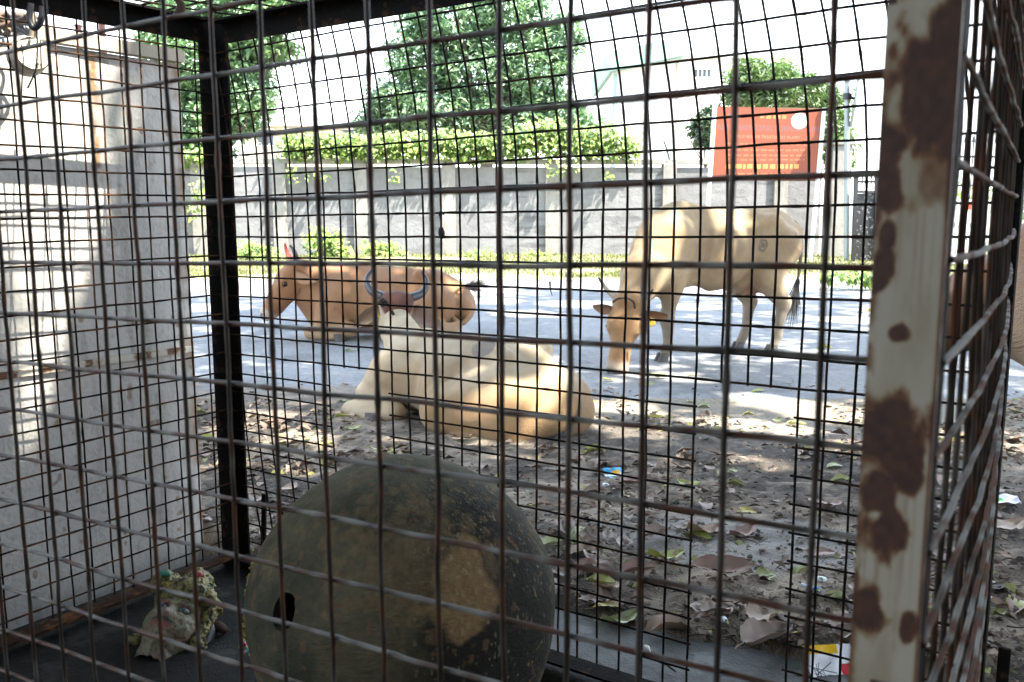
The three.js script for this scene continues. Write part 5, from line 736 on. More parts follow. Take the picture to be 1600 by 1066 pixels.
// ------------------------------------------------------------------ inside the cage: clay pot, broken idol head, beads
{
  const c = AT(630, 925, 1.45), R = 0.262, t = thing('clay_pot', 'big dark earthen pot turned upside down with a round hole in its side', 'pot', c.clone().setY(FLOOR));
  const prof = []; for (let i = 0; i <= 60; i++) { const q = i / 60, y = mix(0.236, FLOOR + 0.02 - c.y, Math.pow(q, 1.35)); let r; if (y > 0) { const s = y / 0.236; r = R * Math.pow(Math.max(0, 1 - Math.pow(s, 1.78)), 0.54); } else { const s = -y / 0.30; r = R * Math.sqrt(Math.max(0.05, 1 - s * s * 0.78)); } prof.push([r, y]); }
  const nu = 160, nv = prof.length - 1, hole = PL(440, 957, V(c.x, 0, c.z), V(0, 0, 1)), hd = V(-0.80, -0.02, 0.62), pos = [], uv = [], idx = [];
  const rAt = y => { for (let k = 0; k < nv; k++) if (y <= prof[k][1] && y >= prof[k + 1][1]) return mix(prof[k][0], prof[k + 1][0], (prof[k][1] - y) / Math.max(1e-6, prof[k][1] - prof[k + 1][1])); return 0; };
  let target = V(-1, 0, 0); for (let d = 0.8; d < 1.6; d += 0.002) { const q = AT(443, 957, d).sub(c); if (Math.hypot(q.x, q.z) < rAt(q.y)) { target = q; break; } }
  const ha = Math.atan2(target.z, target.x), hy = target.y;
  const build = (thick) => {
    const P = [], UV = [], I = [];
    for (let j = 0; j <= nv; j++) for (let i = 0; i <= nu; i++) { const a = i / nu * 2 * Math.PI, r = Math.max(0, prof[j][0] - thick), y = prof[j][1] - thick * (prof[j][1] > 0 ? prof[j][1] / 0.24 : 0), w = 1 + 0.012 * (fbm(Math.cos(a) * 2, y * 8, Math.sin(a) * 2) - 0.5); P.push(c.x + Math.cos(a) * r * w, c.y + y, c.z + Math.sin(a) * r * w); UV.push(i / nu, 1 - j / nv); }
    const inside = k => { const x = P[k * 3] - c.x, y = P[k * 3 + 1] - c.y, z = P[k * 3 + 2] - c.z; let da = Math.atan2(z, x) - ha; da = Math.atan2(Math.sin(da), Math.cos(da)); return Math.hypot(da * 0.235 / 0.022, (y - hy) / 0.027) - 1; };
    // vertices next to the hole's rim are pulled onto it
    const S = []; for (let k = 0; k < P.length / 3; k++) S.push(inside(k));
    for (let k = 0; k < S.length; k++) if (Math.abs(S[k]) < 0.3) { const x = P[k * 3] - c.x, z = P[k * 3 + 2] - c.z, r = Math.hypot(x, z); let da = Math.atan2(z, x) - ha; da = Math.atan2(Math.sin(da), Math.cos(da)); const q = 1 / (S[k] + 1), na = ha + da * q, ny = hy + (P[k * 3 + 1] - c.y - hy) * q; P[k * 3] = c.x + Math.cos(na) * r; P[k * 3 + 2] = c.z + Math.sin(na) * r; P[k * 3 + 1] = c.y + ny; S[k] = 0; }
    for (let j = 0; j < nv; j++) for (let i = 0; i < nu; i++) { const a = j * (nu + 1) + i, b = a + nu + 1; for (const f of [[a, a + 1, b], [a + 1, b + 1, b]]) if (!f.every(k => S[k] <= 0)) I.push(...f); }
    const g = new THREE.BufferGeometry(); g.setAttribute('position', new THREE.Float32BufferAttribute(P, 3)); g.setAttribute('uv', new THREE.Float32BufferAttribute(UV, 2)); g.setIndex(I); g.computeVertexNormals(); return g;
  };
  const T = tex(1024, 512, (u, v) => {
    const qf = clamp((1 - v) * nv, 0, nv - 0.001), qi = Math.floor(qf), q = [mix(prof[qi][0], prof[qi + 1][0], qf - qi), mix(prof[qi][1], prof[qi + 1][1], qf - qi)], an = u * 2 * Math.PI, x = Math.cos(an) * q[0], y = q[1], z = Math.sin(an) * q[0];
    const a = fbm(x * 7, y * 7, z * 7, 4), b = fbm(x * 130, y * 130, z * 130, 3), f = fbm(x * 26, y * 26, z * 26, 4), e = fbm(x * 60 + 9, y * 60, z * 60, 3);
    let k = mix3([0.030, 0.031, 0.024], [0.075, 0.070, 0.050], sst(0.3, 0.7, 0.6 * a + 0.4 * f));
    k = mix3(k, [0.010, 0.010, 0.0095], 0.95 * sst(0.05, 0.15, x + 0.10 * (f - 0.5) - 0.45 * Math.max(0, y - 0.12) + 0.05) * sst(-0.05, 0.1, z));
    const d1 = Math.hypot((x - 0.115) / 0.055, (y - 0.085) / 0.05), d2 = Math.hypot((x - 0.03) / 0.12, (y - 0.13) / 0.08);
    const patch = Math.max(sst(1.25, 0.75, d1 + 1.6 * (f - 0.5)) * 0.95, 0.38 * sst(1.1, 0.5, d2 + 2.4 * (e - 0.5)), sst(0.66, 0.76, f) * 0.35);
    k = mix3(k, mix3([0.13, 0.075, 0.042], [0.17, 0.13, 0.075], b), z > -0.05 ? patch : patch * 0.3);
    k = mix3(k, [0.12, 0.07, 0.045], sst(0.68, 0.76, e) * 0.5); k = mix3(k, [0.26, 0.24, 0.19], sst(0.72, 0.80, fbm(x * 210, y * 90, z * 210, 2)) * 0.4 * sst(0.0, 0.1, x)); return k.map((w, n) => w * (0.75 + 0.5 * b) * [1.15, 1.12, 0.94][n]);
  });
  const m = mat('weathered earthenware', [1, 1, 1], 0.85, { specularIntensity: 0.35, map: T, bumpMap: rep(grainT, 3, 2), bumpScale: 0.003 });
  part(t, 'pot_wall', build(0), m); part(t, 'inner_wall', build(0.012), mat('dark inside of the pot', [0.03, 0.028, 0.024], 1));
  { const P = [], I = []; for (let k = 0; k <= 40; k++) { const f = k / 40 * 2 * Math.PI, a = ha + 0.0225 / 0.235 * Math.cos(f), y = hy + 0.0275 * Math.sin(f), q = rAt(y); for (const th of [0.0005, 0.013]) P.push(c.x + Math.cos(a) * (q - th), c.y + y, c.z + Math.sin(a) * (q - th)); if (k < 40) I.push(2 * k, 2 * k + 1, 2 * k + 2, 2 * k + 1, 2 * k + 3, 2 * k + 2); } const hg = new THREE.BufferGeometry(); hg.setAttribute('position', new THREE.Float32BufferAttribute(P, 3)); hg.setIndex(I); hg.computeVertexNormals(); part(t, 'hole_edge', hg, mat('broken clay edge', [0.07, 0.055, 0.04], 0.95)); }
  part(t, 'rim', new THREE.TorusGeometry(prof[nv][0] + 0.004, 0.014, 10, 64).rotateX(Math.PI / 2).translate(c.x, FLOOR + 0.018, c.z), m);
  // beads and tinsel lying between the pot and the floor
  const g = thing('bead_garland', 'gold tinsel garland with coloured beads beside the pot', 'garland', G(385, 1000, FLOOR)), Rr = rng(95), gold = mat('tarnished gold tinsel', [0.42, 0.33, 0.10], 0.35, { metalness: 0.6 });
  const path = curve([AT(397, 878, 1.72), AT(392, 900, 1.70), AT(388, 925, 1.68), AT(386, 960, 1.66), AT(380, 985, 1.66), AT(383, 1006, 1.65), AT(392, 1018, 1.64)], 60); part(g, 'string', sweep(path, 0.002, 5), gold);
  const fl = []; for (let i = 0; i < 90; i++) { const p = path[Math.floor(Rr() * 46)], q = new THREE.TetrahedronGeometry(0.003 + 0.003 * Rr()).rotateX(Rr() * 6).rotateY(Rr() * 6).translate(p.x + 0.012 * (Rr() - 0.5), p.y + 0.014 * (Rr() - 0.5), p.z + 0.012 * (Rr() - 0.5)); fl.push(q); } part(g, 'tinsel', merge(fl), gold, 'stuff');
  for (const [x, y, col] of [[381, 1007, [0.5, 0.02, 0.22]], [388, 1017, [0.02, 0.45, 0.5]], [376, 1011, [0.5, 0.36, 0.1]], [392, 1022, [0.5, 0.4, 0.35]], [384, 1019, [0.5, 0.2, 0.2]], [391, 1009, [0.3, 0.05, 0.2]]]) { const p = AT(x, y, 1.63); part(g, 'bead', new THREE.SphereGeometry(0.0045, 14, 10).translate(p.x, p.y, p.z), mat('glossy bead', col, 0.15)); }
}
{ // broken idol head lying on its back, chin towards the viewer
  const c = AT(268, 962, 1.76), X = V(1, -0.10, 0.22).normalize(), Zd = V(0.02, -0.36, 0.93).normalize();                       // x across the face, y out of the face, z from crown to chin
  const Z = Zd.clone().addScaledVector(X, -Zd.dot(X)).normalize(), Yv = Z.clone().cross(X).normalize(), M = new THREE.Matrix4().makeBasis(X, Yv, Z).setPosition(c).scale(V(1.16, 1.16, 1.16));
  c.y += 0; const t = thing('idol_head', 'broken painted idol head with gilded crown lying on the cage floor', 'idol head', c);
  const f = fieldOf([cap([0, -0.035, -0.012], [0, -0.035, 0.02], 0.050, 0.044, 0.02, [1, 1, 1]), cap([0, -0.012, 0.032], [0, -0.016, 0.046], 0.026, 0.020, 0.02), cap([-0.022, -0.012, 0.012], [0.022, -0.012, 0.012], 0.022, 0.022, 0.02), cap([0, 0.006, -0.006], [0, 0.020, 0.013], 0.006, 0.0085, 0.012), cap([-0.008, 0.010, 0.014], [0.008, 0.010, 0.014], 0.006, 0.006, 0.008), cap([-0.013, 0.006, 0.0285], [0.013, 0.006, 0.0285], 0.0048, 0.0048, 0.006), cap([-0.010, 0.0055, 0.035], [0.010, 0.0055, 0.035], 0.0052, 0.0052, 0.006), cap([0, 0.002, 0.05], [0, 0.0, 0.05], 0.010, 0.01, 0.012), cap([-0.034, 0.006, -0.018], [-0.010, 0.011, -0.021], 0.005, 0.005, 0.012), cap([0.034, 0.006, -0.018], [0.010, 0.011, -0.021], 0.005, 0.005, 0.012), cap([0, -0.04, 0.03], [0, -0.045, 0.066], 0.03, 0.036, 0.015),
    { ...cap([0, -0.046, 0.074], [0, -0.046, 0.13], 0.029, 0.045, 0.005), cutout: true }, { ...cap([-0.024, 0.010, -0.009], [-0.018, 0.011, -0.009], 0.008, 0.008, 0.008, [1, 1, 1.3]), cutout: true }, { ...cap([0.024, 0.010, -0.009], [0.018, 0.011, -0.009], 0.008, 0.008, 0.008, [1, 1, 1.3]), cutout: true }]);
  const crust = (g, a, k) => (x, y, z) => g(x, y, z) - a * (fbm(x * k + 3, y * k + 5, z * k, 3) - 0.5);
  const skin = surface(crust(f, 0.004, 150), [-0.075, -0.1, -0.08], [0.075, 0.045, 0.105], 0.0022, (x, y, z, g) => {
    const n = hn(x * 30, y * 30, z * 30, 1.6), n2 = hn(x, y, z, 260); let k = mix3([0.36, 0.25, 0.17], [0.30, 0.28, 0.17], sst(0.42, 0.6, n));
    if (z > 0.024 && z < 0.038 && Math.abs(x) < 0.018 && y > 0.0) k = mix3(k, [0.42, 0.10, 0.09], 0.8); const mo = Math.hypot((Math.abs(x) - 0.012) / 0.012, (z - 0.0245) / 0.0035); if (y > 0) k = mix3(k, [0.05, 0.07, 0.05], sst(1.2, 0.7, mo)); const br = Math.abs(z + 0.024 - 0.12 * Math.pow(Math.abs(x) - 0.022, 2) * 40); if (y > -0.01 && Math.abs(x) > 0.006 && Math.abs(x) < 0.04) k = mix3(k, [0.04, 0.03, 0.03], sst(0.003, 0.0015, br)); if (Math.hypot((Math.abs(x) - 0.021) / 0.014, (z + 0.014) / 0.004) < 1 && y > -0.01) k = mix3(k, [0.5, 0.19, 0.17], 0.7);
    k = mix3(k, [0.10, 0.10, 0.05], sst(0.56, 0.68, n2) * 0.8); if (Math.hypot(x, y + 0.046, (z - 0.09) * 0.7) < 0.034) k = [0.01, 0.009, 0.008]; return k; });
  part(t, 'face', skin.applyMatrix4(M), mat('peeling painted plaster', [0.6, 0.6, 0.6], 0.5, { vertexColors: true }));
  for (const s of [-1, 1]) { part(t, 'eye', new THREE.SphereGeometry(0.0068, 16, 12).scale(1.45, 0.75, 0.62).translate(s * 0.0215, 0.0075, -0.009).applyMatrix4(M), mat('painted eye white', [0.34, 0.36, 0.36], 0.3)); part(t, 'iris', new THREE.SphereGeometry(0.0042, 12, 10).scale(1, 0.5, 1).translate(s * 0.0215, 0.0118, -0.009).applyMatrix4(M), mat('painted blue iris', [0.03, 0.07, 0.12], 0.2)); }
  const gm = mat('gilded plaster', [0.6, 0.6, 0.55], 0.45, { vertexColors: true, metalness: 0.25 }), gcol = (x, y, z) => { const n = hn(x, y, z, 180); return mix3(mix3([0.34, 0.27, 0.06], [0.26, 0.25, 0.13], hn(x, y, z, 60)), [0.03, 0.03, 0.018], sst(0.48, 0.66, n)); };
  const R = rng(96), crownP = [cap([-0.05, -0.02, -0.05], [0.05, -0.02, -0.05], 0.018, 0.018, 0.01), cap([-0.038, 0.0, -0.058], [0.038, 0.0, -0.058], 0.012, 0.012, 0.01), cap([0, -0.02, -0.06], [0, -0.03, -0.10], 0.045, 0.022, 0.02), cap([-0.062, -0.01, -0.075], [-0.058, -0.012, -0.07], 0.026, 0.024, 0.01), cap([0.0, 0.0, -0.09], [0, -0.01, -0.10], 0.022, 0.018, 0.012), cap([0.052, -0.02, -0.03], [0.056, -0.03, 0.02], 0.012, 0.011, 0.01), cap([-0.056, -0.03, -0.045], [-0.060, -0.05, 0.03], 0.008, 0.007, 0.01), cap([-0.066, -0.055, 0.035], [-0.070, -0.07, 0.07], 0.017, 0.012, 0.012), cap([0.066, -0.05, 0.025], [0.07, -0.06, 0.05], 0.016, 0.013, 0.01), cap([0.050, -0.045, 0.060], [0.052, -0.05, 0.064], 0.013, 0.012, 0.008)];
  for (let i = 0; i < 40; i++) { const a = i / 39; crownP.push(cap([mix(-0.058, 0.058, a), 0.004 - 0.9 * Math.pow(a - 0.5, 2) * 0.08 + 0.004, -0.047 - 0.02 * Math.sin(Math.PI * a)], [mix(-0.058, 0.058, a), 0.008, -0.047 - 0.02 * Math.sin(Math.PI * a)], 0.003 + 0.0015 * R(), 0.003, 0.003)); }
  for (let i = 0; i < 46; i++) { const a = R() * 6.28, r = 0.032 * Math.sqrt(R()); crownP.push(cap([Math.cos(a) * r * 1.2, 0.008 - 0.5 * r, -0.082 + Math.sin(a) * r * 0.8], [Math.cos(a) * r * 1.2, 0.012 - 0.5 * r, -0.082 + Math.sin(a) * r * 0.8], 0.0045, 0.0035, 0.003)); }
  part(t, 'crown', surface(crust(fieldOf(crownP), 0.011, 120), [-0.1, -0.1, -0.135], [0.1, 0.035, 0.09], 0.0022, gcol).applyMatrix4(M), gm);
  part(t, 'jewel', new THREE.OctahedronGeometry(0.009, 1).scale(1.2, 0.6, 1).translate(0.004, 0.018, -0.088).applyMatrix4(M), mat('dull red stone', [0.32, 0.06, 0.05], 0.3)); part(t, 'jewel', new THREE.OctahedronGeometry(0.010, 1).scale(1.5, 0.6, 0.9).translate(-0.062, 0.014, -0.078).applyMatrix4(M), mat('dull green stone', [0.03, 0.16, 0.11], 0.3));
  const hairP = [cap([-0.046, -0.045, -0.03], [-0.050, -0.06, 0.05], 0.018, 0.014, 0.01), cap([0.048, -0.05, -0.02], [0.056, -0.075, 0.05], 0.022, 0.02, 0.01), cap([0, -0.075, -0.04], [0, -0.09, 0.07], 0.045, 0.035, 0.02), cap([0.07, -0.09, 0.05], [0.05, -0.095, 0.08], 0.02, 0.016, 0.01)];
  part(t, 'hair', surface(fieldOf(hairP), [-0.09, -0.14, -0.1], [0.1, 0.0, 0.12], 0.004, () => [0.012, 0.012, 0.013]).applyMatrix4(M), mat('black painted hair', [1, 1, 1], 0.35, { vertexColors: true }));
  const lf = thing('dry_leaf', 'small dry brown leaf on the cage floor right of the idol head', 'leaf', G(345, 990, FLOOR)); part(lf, 'blade', sweep(curve([G(325, 985, 0.215), G(338, 978, 0.225), G(352, 985, 0.215), G(362, 984, 0.212)], 10), q => 0.011 * Math.sin(Math.PI * Math.pow(clamp(q, 0.02, 0.98), 0.7)) * (q > 0.75 ? 0.2 : 1) + 0.0008, 6).translate(0, 0, 0), mat('dark dry leaf', [0.07, 0.035, 0.022], 0.8));
}

// ------------------------------------------------------------------ fallen leaves and litter
function leafGeo(s, len, wid, curl, fold, twist) {           // a curled blade with a midrib and a stalk, lying along x
  const R = rng(s), nx = 12, ny = 6, pos = [], uv = [], idx = [], col = [], k = R() * 50;
  for (let i = 0; i <= nx; i++) for (let j = 0; j <= ny; j++) {
    const t = i / nx, q = j / ny * 2 - 1, w = wid * Math.pow(Math.sin(Math.PI * Math.pow(clamp(t, 0.015, 0.99), 0.82)), 0.75) * (1 + 0.5 * (fbm(t * 7, q * 1.5, k) - 0.5)), x = (t - 0.5) * len, z = q * w * 0.5;
    const y = curl * len * (4 * (t - 0.5) * (t - 0.5)) * (0.7 + 0.6 * fbm(t * 2, q, k + 4)) + fold * Math.abs(q) * w * (0.6 + 0.8 * fbm(t * 3, q * 2, k + 9)) + twist * q * (t - 0.5) * w + 0.16 * len * (fbm(t * 5, q * 2.4, k + 2) - 0.5);
    pos.push(x, y, z * (1 - 0.25 * fold)); uv.push(t, q * 0.5 + 0.5);
    const rib = sst(0.16, 0.04, Math.abs(q)), vein = sst(0.7, 1, Math.abs(Math.sin((t - Math.abs(q) * 0.22) * 26))), edge = sst(0.6, 1, Math.abs(q)) * fbm(t * 5, q * 2, k + 20), g = 0.86 + 0.22 * rib + 0.08 * vein - 0.28 * edge + 0.25 * (fbm(t * 9, q * 5, k + 7) - 0.5); col.push(g, g * (1 - 0.18 * edge), g * (1 - 0.25 * edge));
  }
  for (let i = 0; i < nx; i++) for (let j = 0; j < ny; j++) { const a = i * (ny + 1) + j, b = a + ny + 1; idx.push(a, a + 1, b, a + 1, b + 1, b); }
  const g = new THREE.BufferGeometry(); g.setAttribute('position', new THREE.Float32BufferAttribute(pos, 3)); g.setAttribute('uv', new THREE.Float32BufferAttribute(uv, 2)); g.setAttribute('color', new THREE.Float32BufferAttribute(col, 3)); g.setIndex(idx); g.computeVertexNormals();
  const y0 = pos[(ny >> 1) * 3 + 1], stalk = sweep(curve([V(-len * 0.49, y0, 0), V(-len * 0.6, y0 + 0.1 * len * curl, 0.01 * len), V(-len * 0.72, y0, 0.05 * len)], 5), 0.0014, 4, () => [0.9, 0.85, 0.7]);
  return merge([g, stalk]);
}
{
  const R = rng(101), kinds = [];
  for (let i = 0; i < 10; i++) kinds.push(leafGeo(200 + i, 0.15, 0.075 + 0.03 * R(), (R() < 0.3 ? -1 : 1) * (0.02 + 0.16 * R()), 0.05 + 0.35 * R(), 0.8 * (R() - 0.5)));
  const lm = (n, c, tr) => mat(n, c, 0.62, { vertexColors: true, transmission: tr, thickness: 0 });
  const green = [lm('yellow green fallen leaf', [0.34, 0.36, 0.08], 0.2), lm('olive fallen leaf', [0.24, 0.245, 0.075], 0.2), lm('pale green fallen leaf', [0.36, 0.38, 0.17], 0.2), lm('yellow fallen leaf', [0.46, 0.38, 0.07], 0.2)];
  const brown = [lm('dry grey brown leaf', [0.27, 0.20, 0.16], 0.05), lm('dry tan leaf', [0.35, 0.25, 0.18], 0.05), lm('dark rotting leaf', [0.06, 0.042, 0.031], 0.02), lm('dry reddish leaf', [0.28, 0.18, 0.14], 0.05)];
  function lay(name, P, geo, m, size, turn, label, group) {
    const o = new THREE.Mesh(geo, m); o.name = numbered(name); o.castShadow = o.receiveShadow = true; o.position.copy(P); o.position.y += 0.006 * size + 0.004; o.rotation.set((R() - 0.5) * 0.34, turn, (R() - 0.5) * 0.28); size *= 0.68; o.scale.setScalar(size); scene.add(o); return tag(o, label, 'leaf', group);
  }
  const GR = 'yellow-green leaves fallen on the soil and the road', gl = 'yellow-green fallen leaf lying on the soil or road beyond the cage';
  for (const [x, y, s, tn, m, k, own] of [
    [1040, 878, 1.05, 0.2, 0, 1, 'large green leaf lying on a brown leaf near the kerb of the slab'], [905, 838, 1.0, 1.2, 2, 3], [862, 855, 0.7, 0.7, 2, 2], [1090, 843, 0.8, -0.4, 0, 4], [1195, 905, 0.75, 1.5, 2, 6, 'pale cupped leaf standing on the grey soil patch'], [1258, 898, 0.65, 0.3, 2, 5], [1315, 943, 0.85, 0.1, 2, 7], [1265, 1035, 1.05, -0.2, 1, 8, 'long curled green leaf beside the red and white packet'], [870, 1058, 0.9, 0.4, 2, 0, 'pale green leaf on the slab beside the pot'], [1130, 745, 0.75, 0.9, 1, 2], [1165, 802, 0.8, 0.1, 3, 3], [1075, 762, 0.9, -0.7, 0, 1], [1145, 740, 0.6, 1.3, 2, 9], [1150, 760, 0.7, 0.1, 1, 4],
    [928, 708, 0.95, 0.15, 0, 5], [598, 712, 1.0, 0.0, 0, 6, 'bright green leaf just above the top of the pot'], [513, 722, 0.8, 1.1, 3, 7], [512, 697, 0.85, 1.0, 3, 8], [485, 690, 0.6, 0.4, 2, 0], [553, 676, 0.75, -0.3, 0, 1], [535, 655, 0.8, 0.2, 1, 2], [540, 628, 0.7, 0.1, 1, 3], [322, 690, 0.9, 0.3, 0, 4, 'green leaf on the soil between the panel and the corner post'], [312, 650, 0.7, 0.4, 1, 5], [465, 535, 0.95, 0.2, 3, 6], [548, 550, 1.0, 0.1, 2, 7], [780, 548, 1.3, 0.05, 0, 8, 'green leaf on the road behind the back of the pale cow'], [952, 596, 0.95, 0.2, 0, 9], [1030, 592, 1.3, 0.1, 1, 0, 'long green leaf on the road below the hoof of the grazing cow'], [1012, 604, 0.85, -0.5, 0, 1], [1080, 590, 0.7, 0.1, 2, 2], [1185, 612, 0.95, 0.2, 0, 3], [1290, 546, 1.2, 0.0, 0, 4], [1360, 487, 1.1, 0.0, 3, 5], [1352, 635, 0.8, 0.2, 0, 6], [910, 630, 1.0, 0.1, 1, 7], [1100, 637, 1.0, 0.15, 2, 8], [1080, 630, 0.6, 0.4, 1, 9], [1025, 656, 0.8, 0.0, 3, 0], [1040, 672, 0.7, 0.2, 0, 1], [1245, 668, 1.0, -0.4, 2, 2], [1305, 730, 0.8, 0.5, 2, 3], [1315, 755, 0.9, 0.1, 2, 4], [1500, 690, 0.9, 0.1, 3, 5], [1585, 645, 0.9, 0.0, 2, 6], [1555, 965, 0.65, 0.2, 1, 7, 'small olive leaf on the dark soil by the right corner of the cage'], [1590, 950, 0.95, 0.9, 0, 8, 'big curled yellow-green leaf at the right edge beside the hoof'], [1215, 660, 0.7, 1.0, 1, 9], [970, 965, 0.95, 0.35, 2, 1, 'pale yellowish leaf pile on the edge of the slab'], [948, 955, 0.7, 0.1, 3, 3], [940, 918, 0.75, -0.5, 0, 2], [1170, 648, 0.7, 0.1, 1, 4], [690, 745, 0.6, 0.2, 2, 2]]) {
    const P = SOIL(x, y); lay('fallen_leaf', P, kinds[k], green[m], s, tn + 0.3 * (R() - 0.5), own || gl, own ? undefined : GR);
  }
  const bl = 'dry brown leaf lying in the litter beyond the cage', BG = 'dry brown leaves littering the soil beyond the cage';
  for (const [x, y, s, tn, m, k, own] of [[1130, 900, 1.5, 0.0, 3, 0, 'broad flat reddish brown leaf under the large green leaf'], [1200, 1005, 1.5, 0.6, 0, 2, 'torn broad brown leaf standing up from the soil by the slab'], [1100, 838, 1.2, 0.4, 1, 1], [1275, 870, 1.1, 0.1, 3, 3], [1330, 995, 1.3, 0.9, 0, 4], [1048, 985, 1.1, 0.2, 1, 5], [950, 985, 1.0, 0.1, 0, 6], [925, 895, 1.0, 0.0, 3, 7], [910, 868, 1.2, 0.2, 1, 8], [1290, 795, 1.2, 0.1, 3, 9], [990, 760, 1.2, 0.6, 3, 0], [1160, 840, 1.0, 0.5, 3, 1], [1000, 900, 1.0, 0.2, 3, 2], [980, 780, 1.1, -0.3, 1, 3], [930, 775, 1.0, 0.3, 0, 4], [960, 780, 0.9, 0.9, 2, 6], [430, 665, 1.1, 0.0, 1, 5, 'smooth tan leaf on the soil right of the black corner post'], [1120, 960, 0.9, 0.5, 0, 7], [1580, 690, 1.4, 0.1, 0, 8], [1570, 830, 1.4, 0.3, 1, 9, 'large pale dry leaf right of the cage beside the white wrapper'], [1560, 640, 1.2, 0.0, 2, 1]]) lay('dry_fallen_leaf', SOIL(x, y), kinds[k], brown[m], s, tn, own || bl, own ? undefined : BG);
  let n = 0; const spots = [];
  while (n < 262) {
    const px = 300 + 1300 * R(), py = 600 + 470 * Math.pow(R(), 0.8), P = SOIL(px, py); if (P.z > edgeZ(P.x) - 0.02 && R() < 0.93) continue; if (P.z < -6.2) continue; if (fbm(P.x * 1.8, P.z * 1.8, 44) + 0.12 * R() < 0.44 + (P.z < -4.4 ? 0.10 : 0) + (px > 1120 && px < 1330 && py > 820 && py < 930 ? 0.2 : 0)) continue;
    if (Math.abs(P.x + 0.2) < 0.75 && P.z < -3.95 && P.z > -5.1) continue; n++;
    lay('dry_fallen_leaf', P, kinds[Math.floor(R() * 10)], brown[Math.floor(R() * R() * 4)], 0.42 + 0.75 * R() * R(), R() * 6.28, bl, BG);
  }
  // crumbs of leaf, twigs and clods that nobody could count
  const L = new Leaves(); for (let i = 0; i < 9000; i++) { const px = 290 + 1320 * R(), py = 592 + 480 * R(), P = SOIL(px, py); if (P.z > edgeZ(P.x) || P.z < -6.3) continue; if (fbm(P.x * 2.6, P.z * 2.6, 64) < 0.42 + 0.14 * (P.z < -4.6)) continue; const N = V(R() - 0.5, 0.7 + R(), R() - 0.5).normalize(), D = V(R() - 0.5, 0, R() - 0.5); D.addScaledVector(N, -D.dot(N)).normalize(); const l = 0.007 + 0.035 * R() * R(); P.y += 0.004 + 0.008 * R(); L.add(P, D, N, l, l * (0.3 + 0.5 * R()), mix3(mix3([0.05, 0.036, 0.028], [0.24, 0.18, 0.13], R()), [0.24, 0.26, 0.07], R() < 0.05 ? 0.8 : 0)); }
  for (let i = 0; i < 5200; i++) { const px = 290 + 1320 * R(), py = 604 + 462 * R() * R() + 40 * R(), P = SOIL(px, py); if (P.z > edgeZ(P.x) || P.z < -5.9) continue; const d = fbm(P.x * 2.1, P.z * 2.1, 74); if (d < 0.45 + (P.z < -4.7 ? 0.09 : 0) || Math.hypot((P.x - PATCH.x) / 0.42, (P.z - PATCH.z) / 0.26) < 0.9) continue; const N = V(0.9 * (R() - 0.5), 0.8, 0.9 * (R() - 0.5)).normalize(), D = V(R() - 0.5, 0, R() - 0.5); D.addScaledVector(N, -D.dot(N)).normalize(); const l = (0.03 + 0.06 * R() * R()) * mix(0.5, 1, sst(-2.2, -3.4, P.z)); P.y += 0.006 + 0.012 * R(); L.add(P, D, N, l, l * (0.4 + 0.35 * R()), mix3(mix3([0.08, 0.058, 0.046], [0.30, 0.22, 0.16], R()), [0.30, 0.30, 0.09], R() < 0.07 ? 0.8 : 0)); }
  tag(part(null, 'leaf_litter', L.geo(), mat('litter crumbs', [1, 1, 1], 0.9, { vertexColors: true })), 'small broken leaf crumbs scattered over the soil beyond the cage', 'litter', null, 'stuff');
  const tw = []; for (let i = 0; i < 260; i++) { const P = SOIL(320 + 1280 * R(), 640 + 430 * R()); if (P.z > edgeZ(P.x)) continue; const a = R() * 6.28, l = 0.03 + 0.09 * R() * R(), d = V(Math.cos(a), 0.05 * (R() - 0.3), Math.sin(a)); P.y += 0.008; tw.push(sweep(curve([P, P.clone().addScaledVector(d, l * 0.5).add(V(0, 0.006 * R(), 0.008 * (R() - 0.5))), P.clone().addScaledVector(d, l)], 4), 0.0012 + 0.001 * R(), 4)); }
  tag(part(null, 'twig_litter', merge(tw), mat('twigs', [0.08, 0.055, 0.04], 0.95)), 'thin dark twigs scattered among the leaves on the soil', 'twigs', null, 'stuff');
  const cl = []; for (let i = 0; i < 900; i++) { const P = SOIL(300 + 1300 * R(), 610 + 456 * R()); if (P.z > edgeZ(P.x)) continue; const r = 0.004 + 0.012 * R() * R() * R(); cl.push(new THREE.IcosahedronGeometry(r, 0).scale(1, 0.7, 0.8 + 0.4 * R()).rotateY(R() * 6).translate(P.x, P.y + r * 0.3, P.z)); }
  tag(part(null, 'soil_clods', merge(cl), mat('clods', [0.10, 0.085, 0.07], 1)), 'small clods and pebbles lying on the dark soil beyond the cage', 'clods', null, 'stuff');

  // wrappers and scraps
  function crumple(w, h, k, amp) { const g = new THREE.PlaneGeometry(w, h, 14, 14).rotateX(-Math.PI / 2), p = g.attributes.position; for (let i = 0; i < p.count; i++) p.setY(i, amp * (fbm(p.getX(i) * 40, p.getZ(i) * 40, k, 3) - 0.3)); g.computeVertexNormals(); return g; }
  function wrapper(name, label, cat, P, w, h, turn, tilt, amp, draw) { const t = thing(name, label, cat, P), T = canvasTex(256, 256, draw), g = crumple(w, h, P.x * 9, amp).rotateX(tilt).rotateY(turn).translate(P.x, P.y + 0.012, P.z); part(t, 'sheet', g, mat('printed film', [1, 1, 1], 0.35, { map: T })); return t; }
  wrapper('crisp_wrapper', 'torn blue foil wrapper among the dry leaves beyond the cage', 'wrapper', SOIL(958, 745), 0.075, 0.06, 0.2, 0.35, 0.018, (x, w, h) => { x.fillStyle = '#3fa9dc'; x.fillRect(0, 0, w, h); x.fillStyle = '#dff3fb'; x.fillRect(0, h * 0.62, w, h * 0.2); x.fillStyle = '#e8b23a'; x.fillRect(w * 0.45, h * 0.25, w * 0.4, h * 0.45); });
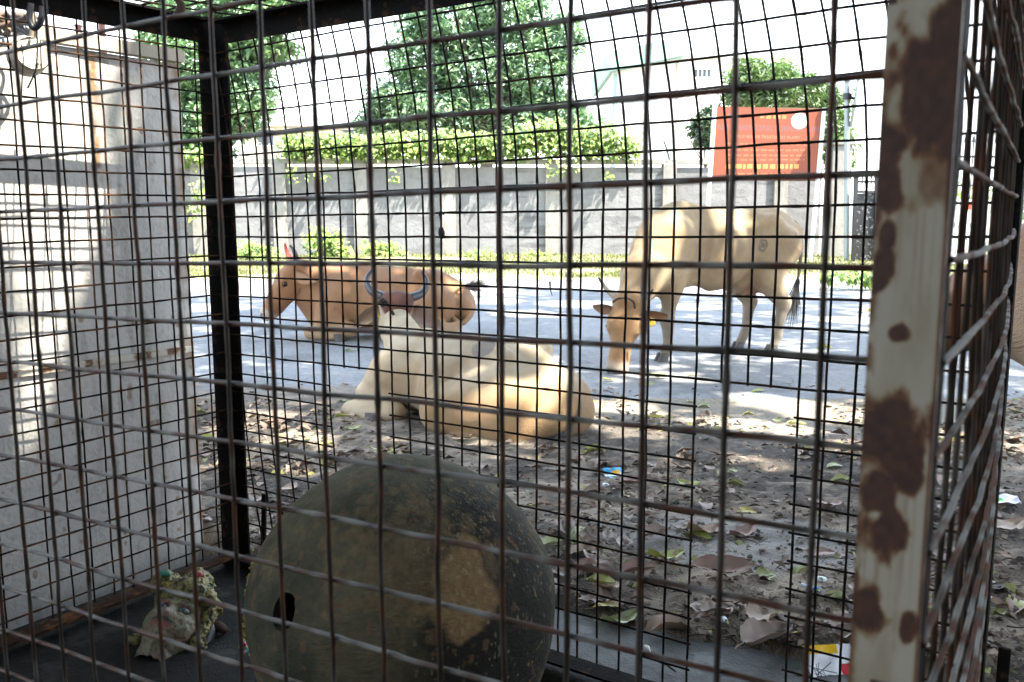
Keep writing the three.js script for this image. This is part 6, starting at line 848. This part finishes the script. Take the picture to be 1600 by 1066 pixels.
  wrapper('paper_packet', 'crumpled white packet with a yellow edge and red end by the rusty post', 'packet', SOIL(1306, 1042), 0.10, 0.13, 0.1, 0.75, 0.02, (x, w, h) => { x.fillStyle = '#f1f1f4'; x.fillRect(0, 0, w, h); x.fillStyle = '#f0c020'; x.fillRect(0, 0, w * 0.7, h * 0.14); x.fillStyle = '#c8303a'; x.fillRect(w * 0.66, h * 0.3, w * 0.34, h * 0.5); x.strokeStyle = '#334'; x.lineWidth = 3; const R2 = rng(7); for (let i = 0; i < 16; i++) { x.beginPath(); x.moveTo(R2() * w * 0.6, h * (0.25 + 0.6 * R2())); x.lineTo(R2() * w * 0.6, h * (0.25 + 0.6 * R2())); x.stroke(); } });
  wrapper('foil_wrapper', 'white and green foil wrapper on the soil right of the cage', 'wrapper', SOIL(1568, 787), 0.10, 0.055, 0.2, 0.2, 0.02, (x, w, h) => { x.fillStyle = '#f4f4ff'; x.fillRect(0, 0, w, h); x.fillStyle = '#58c860'; x.fillRect(0, h * 0.3, w * 0.5, h * 0.5); });
  const st = SOIL(1268, 924), s = thing('plastic_stick', 'short blue and white plastic stick on the dark soil', 'plastic scrap', st); part(s, 'stick', sweep([st.clone().add(V(-0.02, 0.01, -0.012)), st.clone().add(V(0.016, 0.008, 0.012))], 0.0055, 8), mat('white plastic', [0.7, 0.75, 0.85], 0.35)); part(s, 'band', sweep([st.clone().add(V(0.004, 0.009, 0.004)), st.clone().add(V(0.018, 0.008, 0.0133))], 0.006, 8), mat('blue plastic', [0.05, 0.2, 0.7], 0.35));
  for (const [x, y, label] of [[1128, 972, 'tiny crumpled white scrap on the dark soil below the grey patch'], [1283, 908, 'tiny clear scrap beside the blue and white stick'], [1548, 943, 'tiny white scrap at the right edge of the soil'], [946, 760, 'pale blue scrap just below the blue wrapper']]) { const P = SOIL(x, y), t = thing('paper_scrap', label, 'scrap', P), g = new THREE.IcosahedronGeometry(0.013, 2), p = g.attributes.position; for (let i = 0; i < p.count; i++) { const v = V(p.getX(i), p.getY(i), p.getZ(i)), k = 0.7 + 0.6 * fbm(v.x * 130 + x, v.y * 130, v.z * 130); p.setXYZ(i, v.x * k, v.y * k * 0.5, v.z * k); } g.computeVertexNormals(); part(t, 'paper', g.translate(P.x, P.y + 0.005, P.z), mat('scrap', [0.65, 0.72, 0.78], 0.4)); }
  const sh = SOIL(1011, 1019), chip = thing('white_chip', 'small white chip lying on the slab ledge', 'chip', G(1011, 1019, FLOOR)); { const q = G(1011, 1019, FLOOR); part(chip, 'chip', sweep(curve([q.clone().add(V(-0.004, 0.008, -0.012)), q.clone().add(V(0, 0.01, 0)), q.clone().add(V(0.005, 0.007, 0.012))], 6), t => 0.005 * Math.sin(Math.PI * clamp(t, 0.1, 0.9)), 6), mat('chip', [0.7, 0.66, 0.58], 0.6)); }
  const a0 = G(1030, 1034, FLOOR + 0.01), a1 = G(1056, 1050, FLOOR + 0.01), rod = thing('twig', 'straight dark twig poking over the slab ledge beyond the bottom rail', 'twig', a0); part(rod, 'stem', sweep([a0, a0.clone().lerp(a1, 0.5).add(V(0, 0.003, 0)), a1], t => 0.003 * (1 - 0.4 * t), 6), ropeM);
}
renderer.render(scene, camera);
